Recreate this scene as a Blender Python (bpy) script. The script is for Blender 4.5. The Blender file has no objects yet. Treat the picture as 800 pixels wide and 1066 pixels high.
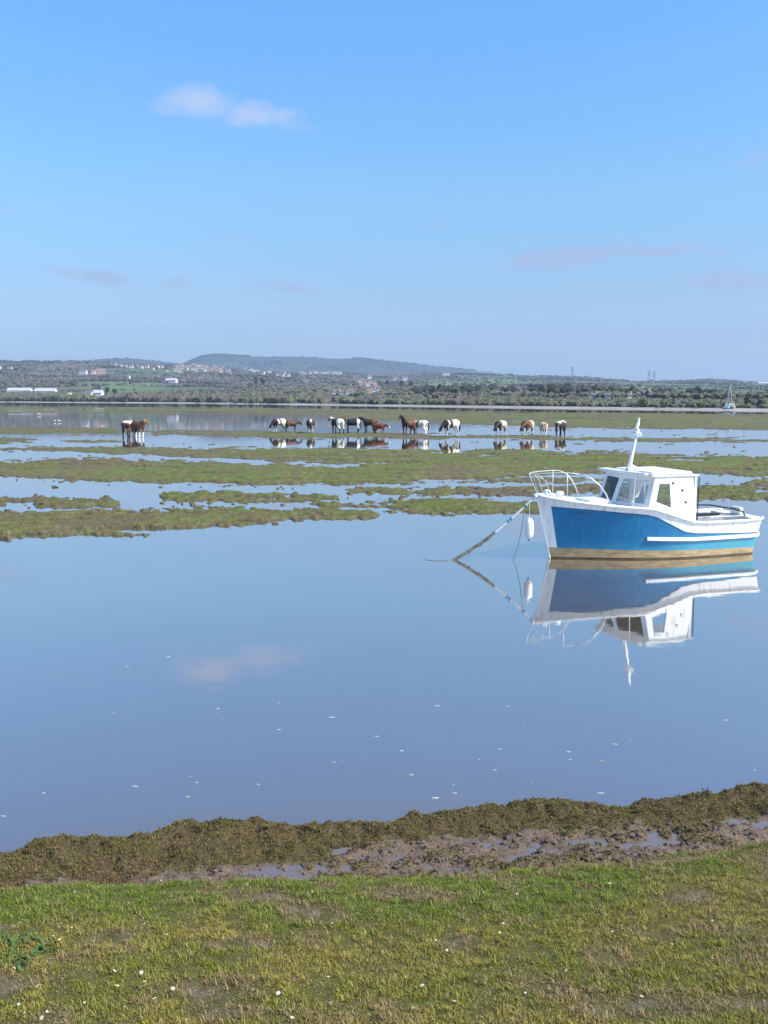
import bpy, bmesh, math, random
import numpy as np
from mathutils import Vector, Matrix

random.seed(7)
rng = np.random.default_rng(11)
sc = bpy.context.scene
col = sc.collection

# ------------------------------------------------------------------ camera model
F, H, HY = 950.0, 3.5, 413.0
PITCH = math.atan((533 - HY) / F)
cp, sp = math.cos(PITCH), math.sin(PITCH)

def ray(px, py):
    a = (px - 400) / F; b = (533 - py) / F
    return a, cp + b * sp, -sp + b * cp

def ground(px, py, z=0.0):
    r = ray(px, py); t = (z - H) / r[2]
    return r[0] * t, r[1] * t

def project(x, y, z):
    dz = z - H; d = y * cp - dz * sp
    return 400 + F * x / d, 533 - F * (y * sp + dz * cp) / d

def height_at(py, d):            # height of something seen on row py at forward distance d
    b = (533 - py) / F
    return H + (-sp + b * cp) / (cp + b * sp) * d

# ------------------------------------------------------------------ noise
def _h(ix, iy, s):
    ix = ix.astype(np.int64); iy = iy.astype(np.int64)
    n = (ix * 374761393 + iy * 668265263 + s * 2246822519) & 0xffffffff
    n = ((n ^ (n >> 13)) * 1274126177) & 0xffffffff
    n = (n ^ (n >> 16)) & 0xffffffff
    return n / 4294967295.0

def vnoise(x, y, s=0):
    x = np.asarray(x, float); y = np.asarray(y, float)
    ix = np.floor(x); iy = np.floor(y); fx = x - ix; fy = y - iy
    fx = fx * fx * (3 - 2 * fx); fy = fy * fy * (3 - 2 * fy)
    a = _h(ix, iy, s); b = _h(ix + 1, iy, s); c = _h(ix, iy + 1, s); d = _h(ix + 1, iy + 1, s)
    return (a + (b - a) * fx) * (1 - fy) + (c + (d - c) * fx) * fy

def fbm(x, y, s=0, o=4):
    v = 0; a = 1; t = 0
    for k in range(o):
        v = v + a * vnoise(np.asarray(x) * 2 ** k, np.asarray(y) * 2 ** k, s + k * 17); t += a; a *= .5
    return v / t

def ss(a, b, x):
    t = np.clip((x - a) / (b - a), 0, 1); return t * t * (3 - 2 * t)

# ------------------------------------------------------------------ helpers
def tag(o, label=None, cat=None, group=None, kind=None):
    if label: o['label'] = label
    if cat: o['category'] = cat
    if group: o['group'] = group
    if kind: o['kind'] = kind
    return o

def link(o, parent=None):
    col.objects.link(o)
    if parent: o.parent = parent
    return o

def empty(name, loc=(0, 0, 0), rz=0):
    o = bpy.data.objects.new(name, None); link(o); o.location = loc; o.rotation_euler = (0, 0, rz)
    o.empty_display_size = .2
    return o

def copy_tree(o, parent=None):
    c = o.copy(); link(c)
    if parent: c.parent = parent
    for ch in list(o.children):
        copy_tree(ch, c)
    return c

class MB:
    def __init__(s): s.v = []; s.f = []; s.m = []
    def add(s, vs, fs, mi=0):
        n = len(s.v); s.v += [tuple(p) for p in vs]
        s.f += [tuple(i + n for i in f) for f in fs]; s.m += [mi] * len(fs)
    def box(s, c, d, rot=None, mi=0):
        vs = []
        for z in (-.5, .5):
            for y in (-.5, .5):
                for x in (-.5, .5):
                    p = Vector((x * d[0], y * d[1], z * d[2]))
                    if rot: p = rot @ p
                    vs.append(p + Vector(c))
        s.add(vs, [(0, 2, 3, 1), (4, 5, 7, 6), (0, 1, 5, 4), (2, 6, 7, 3), (0, 4, 6, 2), (1, 3, 7, 5)], mi)
    def tube(s, pts, r, n=8, mi=0, cap=True):
        pts = [Vector(p) for p in pts]
        if not hasattr(r, '__len__'): r = [r] * len(pts)
        rings = []; up = Vector((0, 0, 1)); u = None
        for i, p in enumerate(pts):
            t = (pts[min(i + 1, len(pts) - 1)] - pts[max(i - 1, 0)]).normalized()
            if u is None:
                u = t.cross(up if abs(t.z) < .9 else Vector((1, 0, 0))).normalized()
            else:
                u = (u - t * u.dot(t)).normalized()
            w = t.cross(u)
            rings.append([p + (u * math.cos(2 * math.pi * k / n) + w * math.sin(2 * math.pi * k / n)) * r[i] for k in range(n)])
        vs = [q for R in rings for q in R]; fs = []
        for i in range(len(pts) - 1):
            for k in range(n):
                a = i * n + k; b = i * n + (k + 1) % n
                fs.append((a, b, b + n, a + n))
        if cap:
            fs.append(tuple(range(n))[::-1]); fs.append(tuple((len(pts) - 1) * n + k for k in range(n)))
        s.add(vs, fs, mi)
    def lathe(s, c, prof, n=16, axis=None, mi=0):
        c = Vector(c); R = Matrix.Identity(3) if axis is None else Vector((0, 0, 1)).rotation_difference(Vector(axis)).to_matrix()
        vs = []; fs = []
        for r, z in prof:
            for k in range(n):
                a = 2 * math.pi * k / n
                vs.append(c + R @ Vector((r * math.cos(a), r * math.sin(a), z)))
        for i in range(len(prof) - 1):
            for k in range(n):
                a = i * n + k; b = i * n + (k + 1) % n
                fs.append((a, b, b + n, a + n))
        fs.append(tuple(range(n))[::-1]); fs.append(tuple((len(prof) - 1) * n + k for k in range(n)))
        s.add(vs, fs, mi)
    def build(s, name, mats, parent=None, smooth=False, bevel=0):
        me = bpy.data.meshes.new(name); me.from_pydata(s.v, [], s.f)
        if not isinstance(mats, (list, tuple)): mats = [mats]
        for m in mats: me.materials.append(m)
        me.polygons.foreach_set('material_index', s.m)
        if smooth: me.polygons.foreach_set('use_smooth', [True] * len(me.polygons))
        me.update()
        bm = bmesh.new(); bm.from_mesh(me); bmesh.ops.recalc_face_normals(bm, faces=bm.faces)
        if bevel:
            bmesh.ops.remove_doubles(bm, verts=bm.verts, dist=1e-5)
            bmesh.ops.bevel(bm, geom=[e for e in bm.edges if len(e.link_faces) == 2 and e.calc_face_angle(0) > .5], offset=bevel, segments=2, affect='EDGES', clamp_overlap=True)
        bm.to_mesh(me); bm.free()
        o = bpy.data.objects.new(name, me); link(o, parent)
        return o

def big_mesh(name, V, loops, starts, totals, mat, colors=None, smooth=False, parent=None):
    me = bpy.data.meshes.new(name)
    me.vertices.add(len(V)); me.vertices.foreach_set('co', np.asarray(V, np.float32).ravel())
    me.loops.add(len(loops)); me.loops.foreach_set('vertex_index', np.asarray(loops, np.int32))
    me.polygons.add(len(starts)); me.polygons.foreach_set('loop_start', np.asarray(starts, np.int32))
    me.polygons.foreach_set('loop_total', np.asarray(totals, np.int32))
    me.polygons.foreach_set('use_smooth', np.full(len(starts), smooth))
    if colors is not None:
        ca = me.color_attributes.new('Tint', 'FLOAT_COLOR', 'POINT')
        c4 = np.ones((len(V), 4), np.float32); c4[:, :3] = colors
        ca.data.foreach_set('color', c4.ravel())
    me.materials.append(mat)
    me.update(calc_edges=True); me.validate()
    o = bpy.data.objects.new(name, me); link(o, parent)
    return o

def grid_mesh(name, X, Y, Z, mat, colors=None, smooth=True, mask=None):
    n, m = X.shape
    V = np.stack([X.ravel(), Y.ravel(), Z.ravel()], 1)
    i = np.arange((n - 1))[:, None]; j = np.arange(m - 1)[None, :]
    a = i * m + j
    q = np.stack([a, a + 1, a + m + 1, a + m], -1).reshape(-1, 4)
    # orient upwards
    e1 = V[q[0, 1]] - V[q[0, 0]]; e2 = V[q[0, 3]] - V[q[0, 0]]
    if e1[0] * e2[1] - e1[1] * e2[0] < 0: q = q[:, ::-1]
    if mask is not None: q = q[mask.reshape(-1)]
    starts = np.arange(len(q)) * 4
    return big_mesh(name, V, q.ravel(), starts, np.full(len(q), 4), mat, colors.reshape(-1, 3) if colors is not None else None, smooth)

# ------------------------------------------------------------------ materials
def nodes(m):
    m.use_nodes = True; nt = m.node_tree
    return nt, nt.nodes, nt.links, nt.nodes['Principled BSDF']

def mat(name, c, rough=.6, var=.12, scale=4, metal=0, bump=0, bscale=20, ior=1.45, c2=None, coat=0, stretch=None, lo=.35, hi=.6):
    m = bpy.data.materials.new(name); nt, N, L, P = nodes(m)
    P.inputs['Roughness'].default_value = rough; P.inputs['Metallic'].default_value = metal
    P.inputs['IOR'].default_value = ior; P.inputs['Coat Weight'].default_value = coat
    tc = N.new('ShaderNodeTexCoord'); nz = N.new('ShaderNodeTexNoise')
    nz.inputs['Scale'].default_value = scale; nz.inputs['Detail'].default_value = 5
    if stretch:
        st_ = N.new('ShaderNodeMapping'); st_.inputs['Scale'].default_value = stretch; L.new(tc.outputs['Object'], st_.inputs['Vector']); L.new(st_.outputs[0], nz.inputs['Vector'])
    else: L.new(tc.outputs['Object'], nz.inputs['Vector'])
    mx = N.new('ShaderNodeMix'); mx.data_type = 'RGBA'
    d = c2 or tuple(max(0, x * (1 - 2 * var)) for x in c)
    mx.inputs[6].default_value = (*d, 1); mx.inputs[7].default_value = (*c, 1)
    mr = N.new('ShaderNodeMapRange'); mr.inputs[1].default_value = lo; mr.inputs[2].default_value = hi
    L.new(nz.outputs['Fac'], mr.inputs[0]); L.new(mr.outputs[0], mx.inputs[0]); L.new(mx.outputs[2], P.inputs['Base Color'])
    if bump:
        nb = N.new('ShaderNodeTexNoise'); nb.inputs['Scale'].default_value = bscale; nb.inputs['Detail'].default_value = 6
        L.new(tc.outputs['Object'], nb.inputs['Vector'])
        b = N.new('ShaderNodeBump'); b.inputs['Strength'].default_value = bump; b.inputs['Distance'].default_value = .02
        L.new(nb.outputs['Fac'], b.inputs['Height']); L.new(b.outputs[0], P.inputs['Normal'])
    return m

def vc_mat(name, rough=.8, transl=0, nscale=0, namp=.3, bump=0, bdist=.02, spec=.3, bscale=None):
    m = bpy.data.materials.new(name); nt, N, L, P = nodes(m)
    P.inputs['Roughness'].default_value = rough; P.inputs['Specular IOR Level'].default_value = spec
    a = N.new('ShaderNodeAttribute'); a.attribute_name = 'Tint'
    out = a.outputs['Color']
    if nscale:
        g = N.new('ShaderNodeNewGeometry'); nz = N.new('ShaderNodeTexNoise'); nz.inputs['Scale'].default_value = nscale; nz.inputs['Detail'].default_value = 6
        nz.inputs['Roughness'].default_value = .7
        L.new(g.outputs['Position'], nz.inputs['Vector'])
        mr = N.new('ShaderNodeMapRange'); mr.inputs[1].default_value = .3; mr.inputs[2].default_value = .7
        mr.inputs[3].default_value = 1 - namp; mr.inputs[4].default_value = 1 + namp
        L.new(nz.outputs['Fac'], mr.inputs[0])
        vm = N.new('ShaderNodeVectorMath'); vm.operation = 'SCALE'; L.new(out, vm.inputs[0]); L.new(mr.outputs[0], vm.inputs['Scale'])
        out = vm.outputs[0]
        if bump:
            nb = nz
            if bscale:
                nb = N.new('ShaderNodeTexNoise'); nb.inputs['Scale'].default_value = bscale; nb.inputs['Detail'].default_value = 5
                L.new(g.outputs['Position'], nb.inputs['Vector'])
            b = N.new('ShaderNodeBump'); b.inputs['Strength'].default_value = bump; b.inputs['Distance'].default_value = bdist
            L.new(nb.outputs['Fac'], b.inputs['Height']); L.new(b.outputs[0], P.inputs['Normal'])
    L.new(out, P.inputs['Base Color'])
    if transl:
        t = N.new('ShaderNodeBsdfTranslucent'); L.new(out, t.inputs['Color'])
        mx = N.new('ShaderNodeMixShader'); mx.inputs[0].default_value = transl
        L.new(P.outputs[0], mx.inputs[1]); L.new(t.outputs[0], mx.inputs[2]); L.new(mx.outputs[0], N['Material Output'].inputs['Surface'])
    return m

# ------------------------------------------------------------------ world, sun, camera
SUN_EL, SUN_AZ = math.radians(43), math.radians(112)      # azimuth clockwise from +Y (the view direction)
w = bpy.data.worlds.new('World'); sc.world = w; w.use_nodes = True
N, L = w.node_tree.nodes, w.node_tree.links
bg = N['Background']; bg.inputs['Strength'].default_value = .0925
sky = N.new('ShaderNodeTexSky'); sky.sky_type = 'NISHITA'; sky.sun_disc = False
sky.sun_elevation = SUN_EL; sky.sun_rotation = SUN_AZ; sky.altitude = 0; sky.air_density = 1.0; sky.dust_density = .25; sky.ozone_density = 2.0
tc = N.new('ShaderNodeTexCoord')
nz = N.new('ShaderNodeTexNoise'); nz.inputs['Scale'].default_value = 16; nz.inputs['Detail'].default_value = 6; nz.inputs['Roughness'].default_value = .62
mp = N.new('ShaderNodeMapping'); mp.inputs['Scale'].default_value = (1, 1, 2.3)
L.new(tc.outputs['Generated'], mp.inputs['Vector']); L.new(mp.outputs[0], nz.inputs['Vector'])
nc = N.new('ShaderNodeMath'); nc.operation = 'SUBTRACT'; nc.inputs[1].default_value = .5; L.new(nz.outputs['Fac'], nc.inputs[0])
def M(op, a, b=None, c=None):
    n = N.new('ShaderNodeMath'); n.operation = op
    for i, q in enumerate((a, b, c)):
        if q is None: continue
        if isinstance(q, (int, float)): n.inputs[i].default_value = q
        else: L.new(q, n.inputs[i])
    return n.outputs[0]
total = None; total2 = None
clouds = [(205, 106, 40, 19, 4, .62), (272, 123, 50, 14, 3, .55), (105, 287, 66, 9, 2, .499), (185, 294, 24, 8, 0, .48), (303, 300, 38, 9, 0, .499), (600, 265, 78, 12, -2, .499), (690, 262, 64, 8, 0, .48), (765, 294, 58, 9, 3, .48),
          (560, 309, 22, 4, 0, .14), (240, 243, 20, 4, 0, .12), (455, 232, 26, 4, 0, .1), (520, 352, 260, 12, 0, .16), (150, 345, 200, 10, 0, .12), (700, 350, 160, 12, 0, .2), (-150, 200, 120, 20, 0, .4), (950, 150, 120, 22, 0, .4)]
for (x, y, rx, ry, tilt, den) in clouds:
    d = Vector(ray(x, y)).normalized(); r = Vector((d.y, -d.x, 0)).normalized(); u = r.cross(d).normalized()
    a = math.radians(-tilt); r2 = r * math.cos(a) + u * math.sin(a); u2 = u * math.cos(a) - r * math.sin(a)
    def dot(v):
        n = N.new('ShaderNodeVectorMath'); n.operation = 'DOT_PRODUCT'; L.new(tc.outputs['Generated'], n.inputs[0]); n.inputs[1].default_value = v; return n.outputs['Value']
    k = 1 / F * math.cos(math.atan((533 - y) / F))
    U = M('DIVIDE', dot(r2), rx * k); W = M('DIVIDE', dot(u2), ry * k)
    R = M('SQRT', M('ADD', M('MULTIPLY', U, U), M('MULTIPLY', W, W)))
    v = M('ADD', M('SUBTRACT', 1.0, R), M('MULTIPLY', nc.outputs[0], 3.0))
    front = M('GREATER_THAN', dot(d), .2)
    mr = N.new('ShaderNodeMapRange'); mr.interpolation_type = 'SMOOTHSTEP'; mr.inputs[1].default_value = -.25; mr.inputs[2].default_value = .95 if den > .5 else .7; mr.inputs[4].default_value = den if den > .5 else min(.75, den * 1.5)
    L.new(v, mr.inputs[0])
    q = M('MULTIPLY', mr.outputs[0], front)
    if den > .5: total = q if total is None else M('MAXIMUM', total, q)
    else: total2 = q if total2 is None else M('MAXIMUM', total2, q)
# the air's own colour by elevation: deeper blue above, clear pale blue instead of white at the horizon
sx_ = N.new('ShaderNodeSeparateXYZ'); L.new(tc.outputs['Generated'], sx_.inputs[0])
rp = N.new('ShaderNodeValToRGB'); rp.color_ramp.interpolation = 'LINEAR'
el = rp.color_ramp.elements
stops = [(0.0, (.47, .63, 1.0)), (.035, (.54, .67, .96)), (.10, (.74, .84, 1.02)), (.21, (.89, 1.24, 1.36)), (.37, (.86, 1.46, 1.88)), (.75, (.88, 1.42, 1.74))]
while len(el) < len(stops): el.new(.5)
for e, (p_, c_) in zip(el, stops): e.position = p_; e.color = (c_[0] / 2, c_[1] / 2, c_[2] / 2, 1)
L.new(sx_.outputs['Z'], rp.inputs[0])
m2_ = N.new('ShaderNodeVectorMath'); m2_.operation = 'SCALE'; m2_.inputs['Scale'].default_value = 2.0; L.new(rp.outputs[0], m2_.inputs[0])
hs = N.new('ShaderNodeVectorMath'); hs.operation = 'MULTIPLY'; L.new(sky.outputs[0], hs.inputs[0]); L.new(m2_.outputs[0], hs.inputs[1])
mx = N.new('ShaderNodeMix'); mx.data_type = 'RGBA'; mx.inputs[7].default_value = (4.7, 5.05, 6.5, 1)
mxb_ = N.new('ShaderNodeMix'); mxb_.data_type = 'RGBA'; mxb_.inputs[7].default_value = (3.0, 3.7, 5.6, 1)
L.new(total2, mxb_.inputs[0]); L.new(hs.outputs[0], mxb_.inputs[6])
L.new(total, mx.inputs[0]); L.new(mxb_.outputs[2], mx.inputs[6]); L.new(mx.outputs[2], bg.inputs['Color'])

sun = bpy.data.lights.new('sun', 'SUN'); sun.energy = 4.8; sun.angle = math.radians(.5); sun.color = (1, .955, .88)
so = bpy.data.objects.new('sun', sun); link(so)
S = Vector((math.sin(SUN_AZ) * math.cos(SUN_EL), math.cos(SUN_AZ) * math.cos(SUN_EL), math.sin(SUN_EL)))
so.rotation_euler = S.to_track_quat('Z', 'Y').to_euler(); so.location = S * 50

cam = bpy.data.cameras.new('camera'); co = bpy.data.objects.new('camera', cam); link(co)
cam.sensor_fit = 'HORIZONTAL'; cam.sensor_width = 36; cam.lens = F / 800 * 36
co.location = (0, 0, H); co.rotation_euler = (math.pi / 2 - PITCH, 0, 0); cam.clip_start = .1; cam.clip_end = 60000
sc.camera = co
vs_ = sc.view_settings; vs_.view_transform = 'Standard'; vs_.look = 'None'; vs_.gamma = 1; vs_.use_curve_mapping = False; vs_.exposure = .6
sc.cycles.use_denoising = True; sc.cycles.max_bounces = 8; sc.cycles.volume_bounces = 0
sc.cycles.transparent_max_bounces = 8
sc.cycles.sample_clamp_indirect = 6

# ------------------------------------------------------------------ water
def water_mat(name, base, rough, ior, b1, b2):
    m = bpy.data.materials.new(name); nt, N, L, P = nodes(m)
    P.inputs['Roughness'].default_value = .5
    g = N.new('ShaderNodeNewGeometry')
    # broad colour drift of silt in the water
    nz = N.new('ShaderNodeTexNoise'); nz.inputs['Scale'].default_value = .35; nz.inputs['Detail'].default_value = 3; L.new(g.outputs['Position'], nz.inputs['Vector'])
    mx = N.new('ShaderNodeMix'); mx.data_type = 'RGBA'; mx.inputs[6].default_value = (*base, 1); mx.inputs[7].default_value = (base[0] * 1.12, base[1] * 1.06, base[2], 1)
    L.new(nz.outputs['Fac'], mx.inputs[0]); L.new(mx.outputs[2], P.inputs['Base Color'])
    mp = N.new('ShaderNodeMapping'); mp.inputs['Scale'].default_value = (1.0, 1.6, 1); L.new(g.outputs['Position'], mp.inputs['Vector'])
    n1 = N.new('ShaderNodeTexNoise'); n1.inputs['Scale'].default_value = 1.3; n1.inputs['Detail'].default_value = 2; L.new(mp.outputs[0], n1.inputs['Vector'])
    n2 = N.new('ShaderNodeTexNoise'); n2.inputs['Scale'].default_value = 14; n2.inputs['Detail'].default_value = 3; L.new(mp.outputs[0], n2.inputs['Vector'])
    a = N.new('ShaderNodeBump'); a.inputs['Strength'].default_value = 1; a.inputs['Distance'].default_value = b1; L.new(n1.outputs['Fac'], a.inputs['Height'])
    b = N.new('ShaderNodeBump'); b.inputs['Strength'].default_value = 1; b.inputs['Distance'].default_value = b2; L.new(n2.outputs['Fac'], b.inputs['Height']); L.new(a.outputs[0], b.inputs['Normal'])
    L.new(b.outputs[0], P.inputs['Normal']); P.inputs['Specular IOR Level'].default_value = 0
    # reflection grows towards grazing sight lines; light breeze patches roughen the mirror a little
    gl = N.new('ShaderNodeBsdfGlossy'); gl.inputs['Color'].default_value = (.96, .96, .96, 1); L.new(b.outputs[0], gl.inputs['Normal'])
    nr_ = N.new('ShaderNodeTexNoise'); nr_.inputs['Scale'].default_value = .22; nr_.inputs['Detail'].default_value = 4; L.new(mp.outputs[0], nr_.inputs['Vector'])
    mr = N.new('ShaderNodeMapRange'); mr.inputs[1].default_value = .4; mr.inputs[2].default_value = .7; mr.inputs[3].default_value = rough * .6; mr.inputs[4].default_value = rough * 3; L.new(nr_.outputs['Fac'], mr.inputs[0]); L.new(mr.outputs[0], gl.inputs['Roughness'])
    dt = N.new('ShaderNodeVectorMath'); dt.operation = 'DOT_PRODUCT'; L.new(g.outputs['Incoming'], dt.inputs[0]); L.new(g.outputs['Normal'], dt.inputs[1])
    def mm(op, x, y):
        n = N.new('ShaderNodeMath'); n.operation = op
        for i, q in enumerate((x, y)):
            if isinstance(q, (int, float)): n.inputs[i].default_value = q
            else: L.new(q, n.inputs[i])
        return n.outputs[0]
    ab = mm('ABSOLUTE', dt.outputs['Value'], 0); inv = mm('SUBTRACT', 1.0, ab); pw = mm('POWER', inv, ior); fac = mm('MULTIPLY_ADD', pw, .85)
    fac.node.inputs[2].default_value = .10
    ms = N.new('ShaderNodeMixShader'); L.new(fac, ms.inputs[0]); L.new(P.outputs[0], ms.inputs[1]); L.new(gl.outputs[0], ms.inputs[2]); L.new(ms.outputs[0], N['Material Output'].inputs['Surface'])
    return m
M_WATER = water_mat('water', (.112, .088, .062), .012, 1.9, .0016, .0002)
mb = MB(); R_ = 9000
mb.add([(-R_, -200, 0), (R_, -200, 0), (R_, R_, 0), (-R_, R_, 0)], [(0, 1, 2, 3)])
tag(mb.build('water', M_WATER), 'calm blue water of the flooded estuary', kind='structure')
M_PUDDLE = water_mat('puddle_water', (.14, .11, .09), .05, 3.6, .002, .0004)

# ------------------------------------------------------------------ salt marsh islands
bands = [   # knots (px, top row, bottom row) of each island on the water plane
 [(-400, 422.5, 430), (0, 423, 430), (200, 424, 431), (320, 424.5, 433), (400, 426, 438), (460, 427, 441), (600, 430, 446), (800, 430.5, 447.5), (1200, 432, 449)],
 [(-400, 443, 452), (0, 444, 452), (60, 445, 452), (120, 446, 453), (135, 449, 451), (150, 449, 449)],
 [(150, 448, 450), (165, 447.5, 452), (210, 448, 454), (300, 449.5, 456), (420, 451, 457), (520, 453, 457), (600, 454.5, 458.5), (700, 456, 460), (800, 457, 460), (1200, 459, 462)],
 [(-400, 456, 459), (0, 456, 460), (34, 457, 459), (40, 458, 458)],
 [(60, 459, 459), (75, 458.3, 460.5), (115, 458.6, 460.3), (130, 459.5, 459.5)],
 [(-400, 465, 468), (0, 466, 468.5), (60, 465, 469), (130, 466, 472), (200, 467, 475), (260, 466, 477), (330, 467, 481), (400, 467.5, 484), (470, 468.5, 478), (500, 469, 474), (560, 469, 474), (800, 475, 479), (1200, 477, 482)],
 [(-400, 481, 494), (0, 481, 494), (30, 480, 497), (60, 479, 499), (120, 477.5, 501), (200, 480, 504), (300, 484, 505), (360, 487, 504), (400, 478, 503), (500, 474, 500), (540, 470, 496), (600, 470, 493), (700, 475, 493), (800, 476, 494), (1200, 478, 496)],
 [(-400, 517, 527), (0, 519, 527.5), (60, 519.5, 528), (110, 521, 527.5), (122, 524, 525.5), (126, 525, 525)],
 [(162, 517, 517), (172, 515.5, 519), (215, 513.5, 523), (270, 514.5, 522), (340, 515, 520), (352, 518, 518)],
 [(320, 526, 526), (330, 523.5, 528), (400, 522, 529), (440, 522, 530)],
 [(358, 512, 512), (366, 509.5, 514.5), (440, 510, 515), (520, 507, 515.5), (620, 505, 513), (720, 506, 520), (800, 507, 520), (1200, 509, 521)],
 [(480, 496, 498), (520, 497, 503), (600, 497, 503), (640, 500, 500)],
 [(770, 504, 504), (782, 501.5, 507), (1200, 502, 508)],
 [(-400, 532, 566), (0, 534, 560), (40, 535, 560), (60, 533, 558.5), (100, 532, 557), (130, 532, 558), (200, 530, 548.5), (250, 528, 546), (300, 530, 541.5), (350, 530, 541), (384, 531, 540), (393, 536, 538), (397, 537, 537)],
 [(398, 531, 532.5), (410, 524, 532.5), (450, 520, 535), (505, 520, 535), (560, 522, 533), (620, 518, 530), (680, 514, 524), (720, 512, 520.5), (760, 512, 519.5)],
]
def marsh_strength(PX, PY):
    s = np.full(PX.shape, -30.0)
    for b in bands:
        b = np.array(b, float)
        t = np.interp(PX, b[:, 0], b[:, 1], left=None, right=None); u = np.interp(PX, b[:, 0], b[:, 2])
        k = np.minimum(PY - t, u - PY)
        off = np.maximum(b[0, 0] - PX, PX - b[-1, 0])
        k = np.where(off > 0, -30, k)
        s = np.maximum(s, k)
    return s
def marsh_height(PX, PY):
    r = ray(PX, PY); t = (0 - H) / r[2]; X = r[0] * t; Y = r[1] * t
    s = marsh_strength(PX, PY)
    U = X / Y * 33; W = np.log(Y) * 30; persp = np.clip(Y / 30, .6, 6)
    amp = np.clip((PY - 413) / 30, .25, 2.6)
    n = (fbm(U * .8, W * .8, 3, 5) - .5) * 3.0 + (fbm(U * 4, W * 2.4, 9, 5) - .5) * 3.4
    s = s + n * amp
    # slivers of standing water inside the islands
    pool = fbm(U * .45, W * 2.0, 31, 6)
    s = np.where(pool > .60, np.minimum(s, (.61 - pool) * 45), s)
    h = np.where(s > 0, .012 + .078 * (1 - np.exp(-s / 2.6)), np.maximum(s * .03, -.25))
    h = h + np.where(s > .3, (fbm(X * 4, Y * 4, 21, 5) - .45) * .09, 0) * np.clip(s / 2, 0, 1)
    # scattered low clods rising just clear of the water
    cl = fbm(U * 3, W * 2.0, 55, 3)
    near = (s > -3.5 * amp) & (s <= 0) & (cl > .80) & (PY < 528)
    h = np.where(near, .008 + (cl - .74) * .35, h)
    return X, Y, h, s
rows = np.concatenate([np.arange(421.0, 440, .4), np.arange(440, 505, .34), np.arange(505, 568, .28)])
cols = np.concatenate([np.arange(-400, -12, 6), np.arange(-12, 812, 1.5), np.arange(812, 1200, 6)])
PX, PY = np.meshgrid(cols, rows)
MX, MY, MH, MS = marsh_height(PX, PY)
g1 = fbm(MX * .25, MY * .12, 71, 4); g2 = fbm(MX * 3.0, MY * 1.5, 75, 3)
edge = np.exp(-np.clip(MS, 0, 9) / 1.6)
green = np.array([.110, .122, .028]); olive = np.array([.135, .118, .042]); brown = np.array([.115, .088, .055]); lush = np.array([.09, .125, .026])
c = green + (olive - green) * ss(.35, .65, g1)[..., None]
c = c + (lush - c) * (ss(.5, .75, g2) * .5)[..., None]
g3 = fbm(MX / MY * 33 * 2.5, np.log(MY) * 40, 79, 4)
c = c * (.60 + .8 * fbm(MX * 7, MY * 4, 77, 3))[..., None]
c = c + (np.array([.12, .085, .05]) - c) * (ss(.50, .68, g3) * .45)[..., None]; c = c + (np.array([.10, .14, .025]) - c) * (ss(.48, .34, g3) * .5)[..., None]
c = c + (brown - c) * np.clip(edge * .75 + ss(.62, .75, g1) * .6, 0, 1)[..., None]
c = np.where((MH < .015)[..., None], np.array([.07, .06, .045]), c)
M_MARSH = vc_mat('marsh_turf', .85, 0, 9, .35, .9, .03, .25)
tag(grid_mesh('salt_marsh', MX, MY, MH, M_MARSH, c), 'low green and brown salt marsh islands standing out of the water', kind='structure')

# marsh tufts (grass blades on the nearer islands)
def blades(name, P, az, lean, ln, wd, C, m, label, parent=None, bend=.35):
    n = len(P)
    dx = np.cos(az); dy = np.sin(az); sx = -dy; sy = dx
    horiz = np.sin(lean) * ln; vert = np.cos(lean) * ln
    V = np.zeros((n, 5, 3), np.float32)
    V[:, 0, 0] = P[:, 0] - sx * wd; V[:, 0, 1] = P[:, 1] - sy * wd; V[:, 0, 2] = P[:, 2]
    V[:, 1, 0] = P[:, 0] + sx * wd; V[:, 1, 1] = P[:, 1] + sy * wd; V[:, 1, 2] = P[:, 2]
    mxp = P[:, 0] + dx * horiz * bend; myp = P[:, 1] + dy * horiz * bend; mz = P[:, 2] + vert * .6
    V[:, 2, 0] = mxp + sx * wd * .8; V[:, 2, 1] = myp + sy * wd * .8; V[:, 2, 2] = mz
    V[:, 3, 0] = mxp - sx * wd * .8; V[:, 3, 1] = myp - sy * wd * .8; V[:, 3, 2] = mz
    V[:, 4, 0] = P[:, 0] + dx * horiz; V[:, 4, 1] = P[:, 1] + dy * horiz; V[:, 4, 2] = P[:, 2] + vert
    b = (np.arange(n) * 5)[:, None]
    lo = np.concatenate([b + np.array([0, 1, 2, 3]), b + np.array([3, 2, 4])], 1).ravel()
    st = (np.arange(n)[:, None] * 7 + np.array([0, 4])).ravel(); tt = np.tile([4, 3], n)
    CC = np.repeat(C[:, None, :], 5, 1)
    o = big_mesh(name, V.reshape(-1, 3), lo, st, tt, m, CC.reshape(-1, 3), parent=parent)
    return tag(o, label, name.replace('_', ' '), kind='stuff')

M_BLADE = vc_mat('grass_blade', .75, .25, spec=.08)
n = 90000
px = rng.uniform(-60, 860, n); py = 565 - (rng.uniform(0, 1, n) ** 1.3) * 62
bx, by, bh, bs = marsh_height(px, py)
k = (bh > .035) & (bs > .2); bx, by, bh, px, py = bx[k], by[k], bh[k], px[k], py[k]; n = k.sum()
t = fbm(bx * .25, by * .12, 71, 4)
C = green + (olive - green) * ss(.35, .65, t)[:, None]; C = C * rng.uniform(.6, 1.45, n)[:, None]
brn = rng.uniform(0, 1, n) < .25; C[brn] = np.array([.13, .09, .04]) * rng.uniform(.6, 1.3, brn.sum())[:, None]
sz = np.clip(by / 26, .8, 2)
blades('marsh_grass', np.stack([bx, by, bh - .01], 1), rng.uniform(0, 6.28, n), rng.uniform(.1, .9, n), rng.uniform(.012, .032, n) * sz, .010 * sz, C, M_BLADE, 'short tufts of marsh grass growing on the islands')

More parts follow.
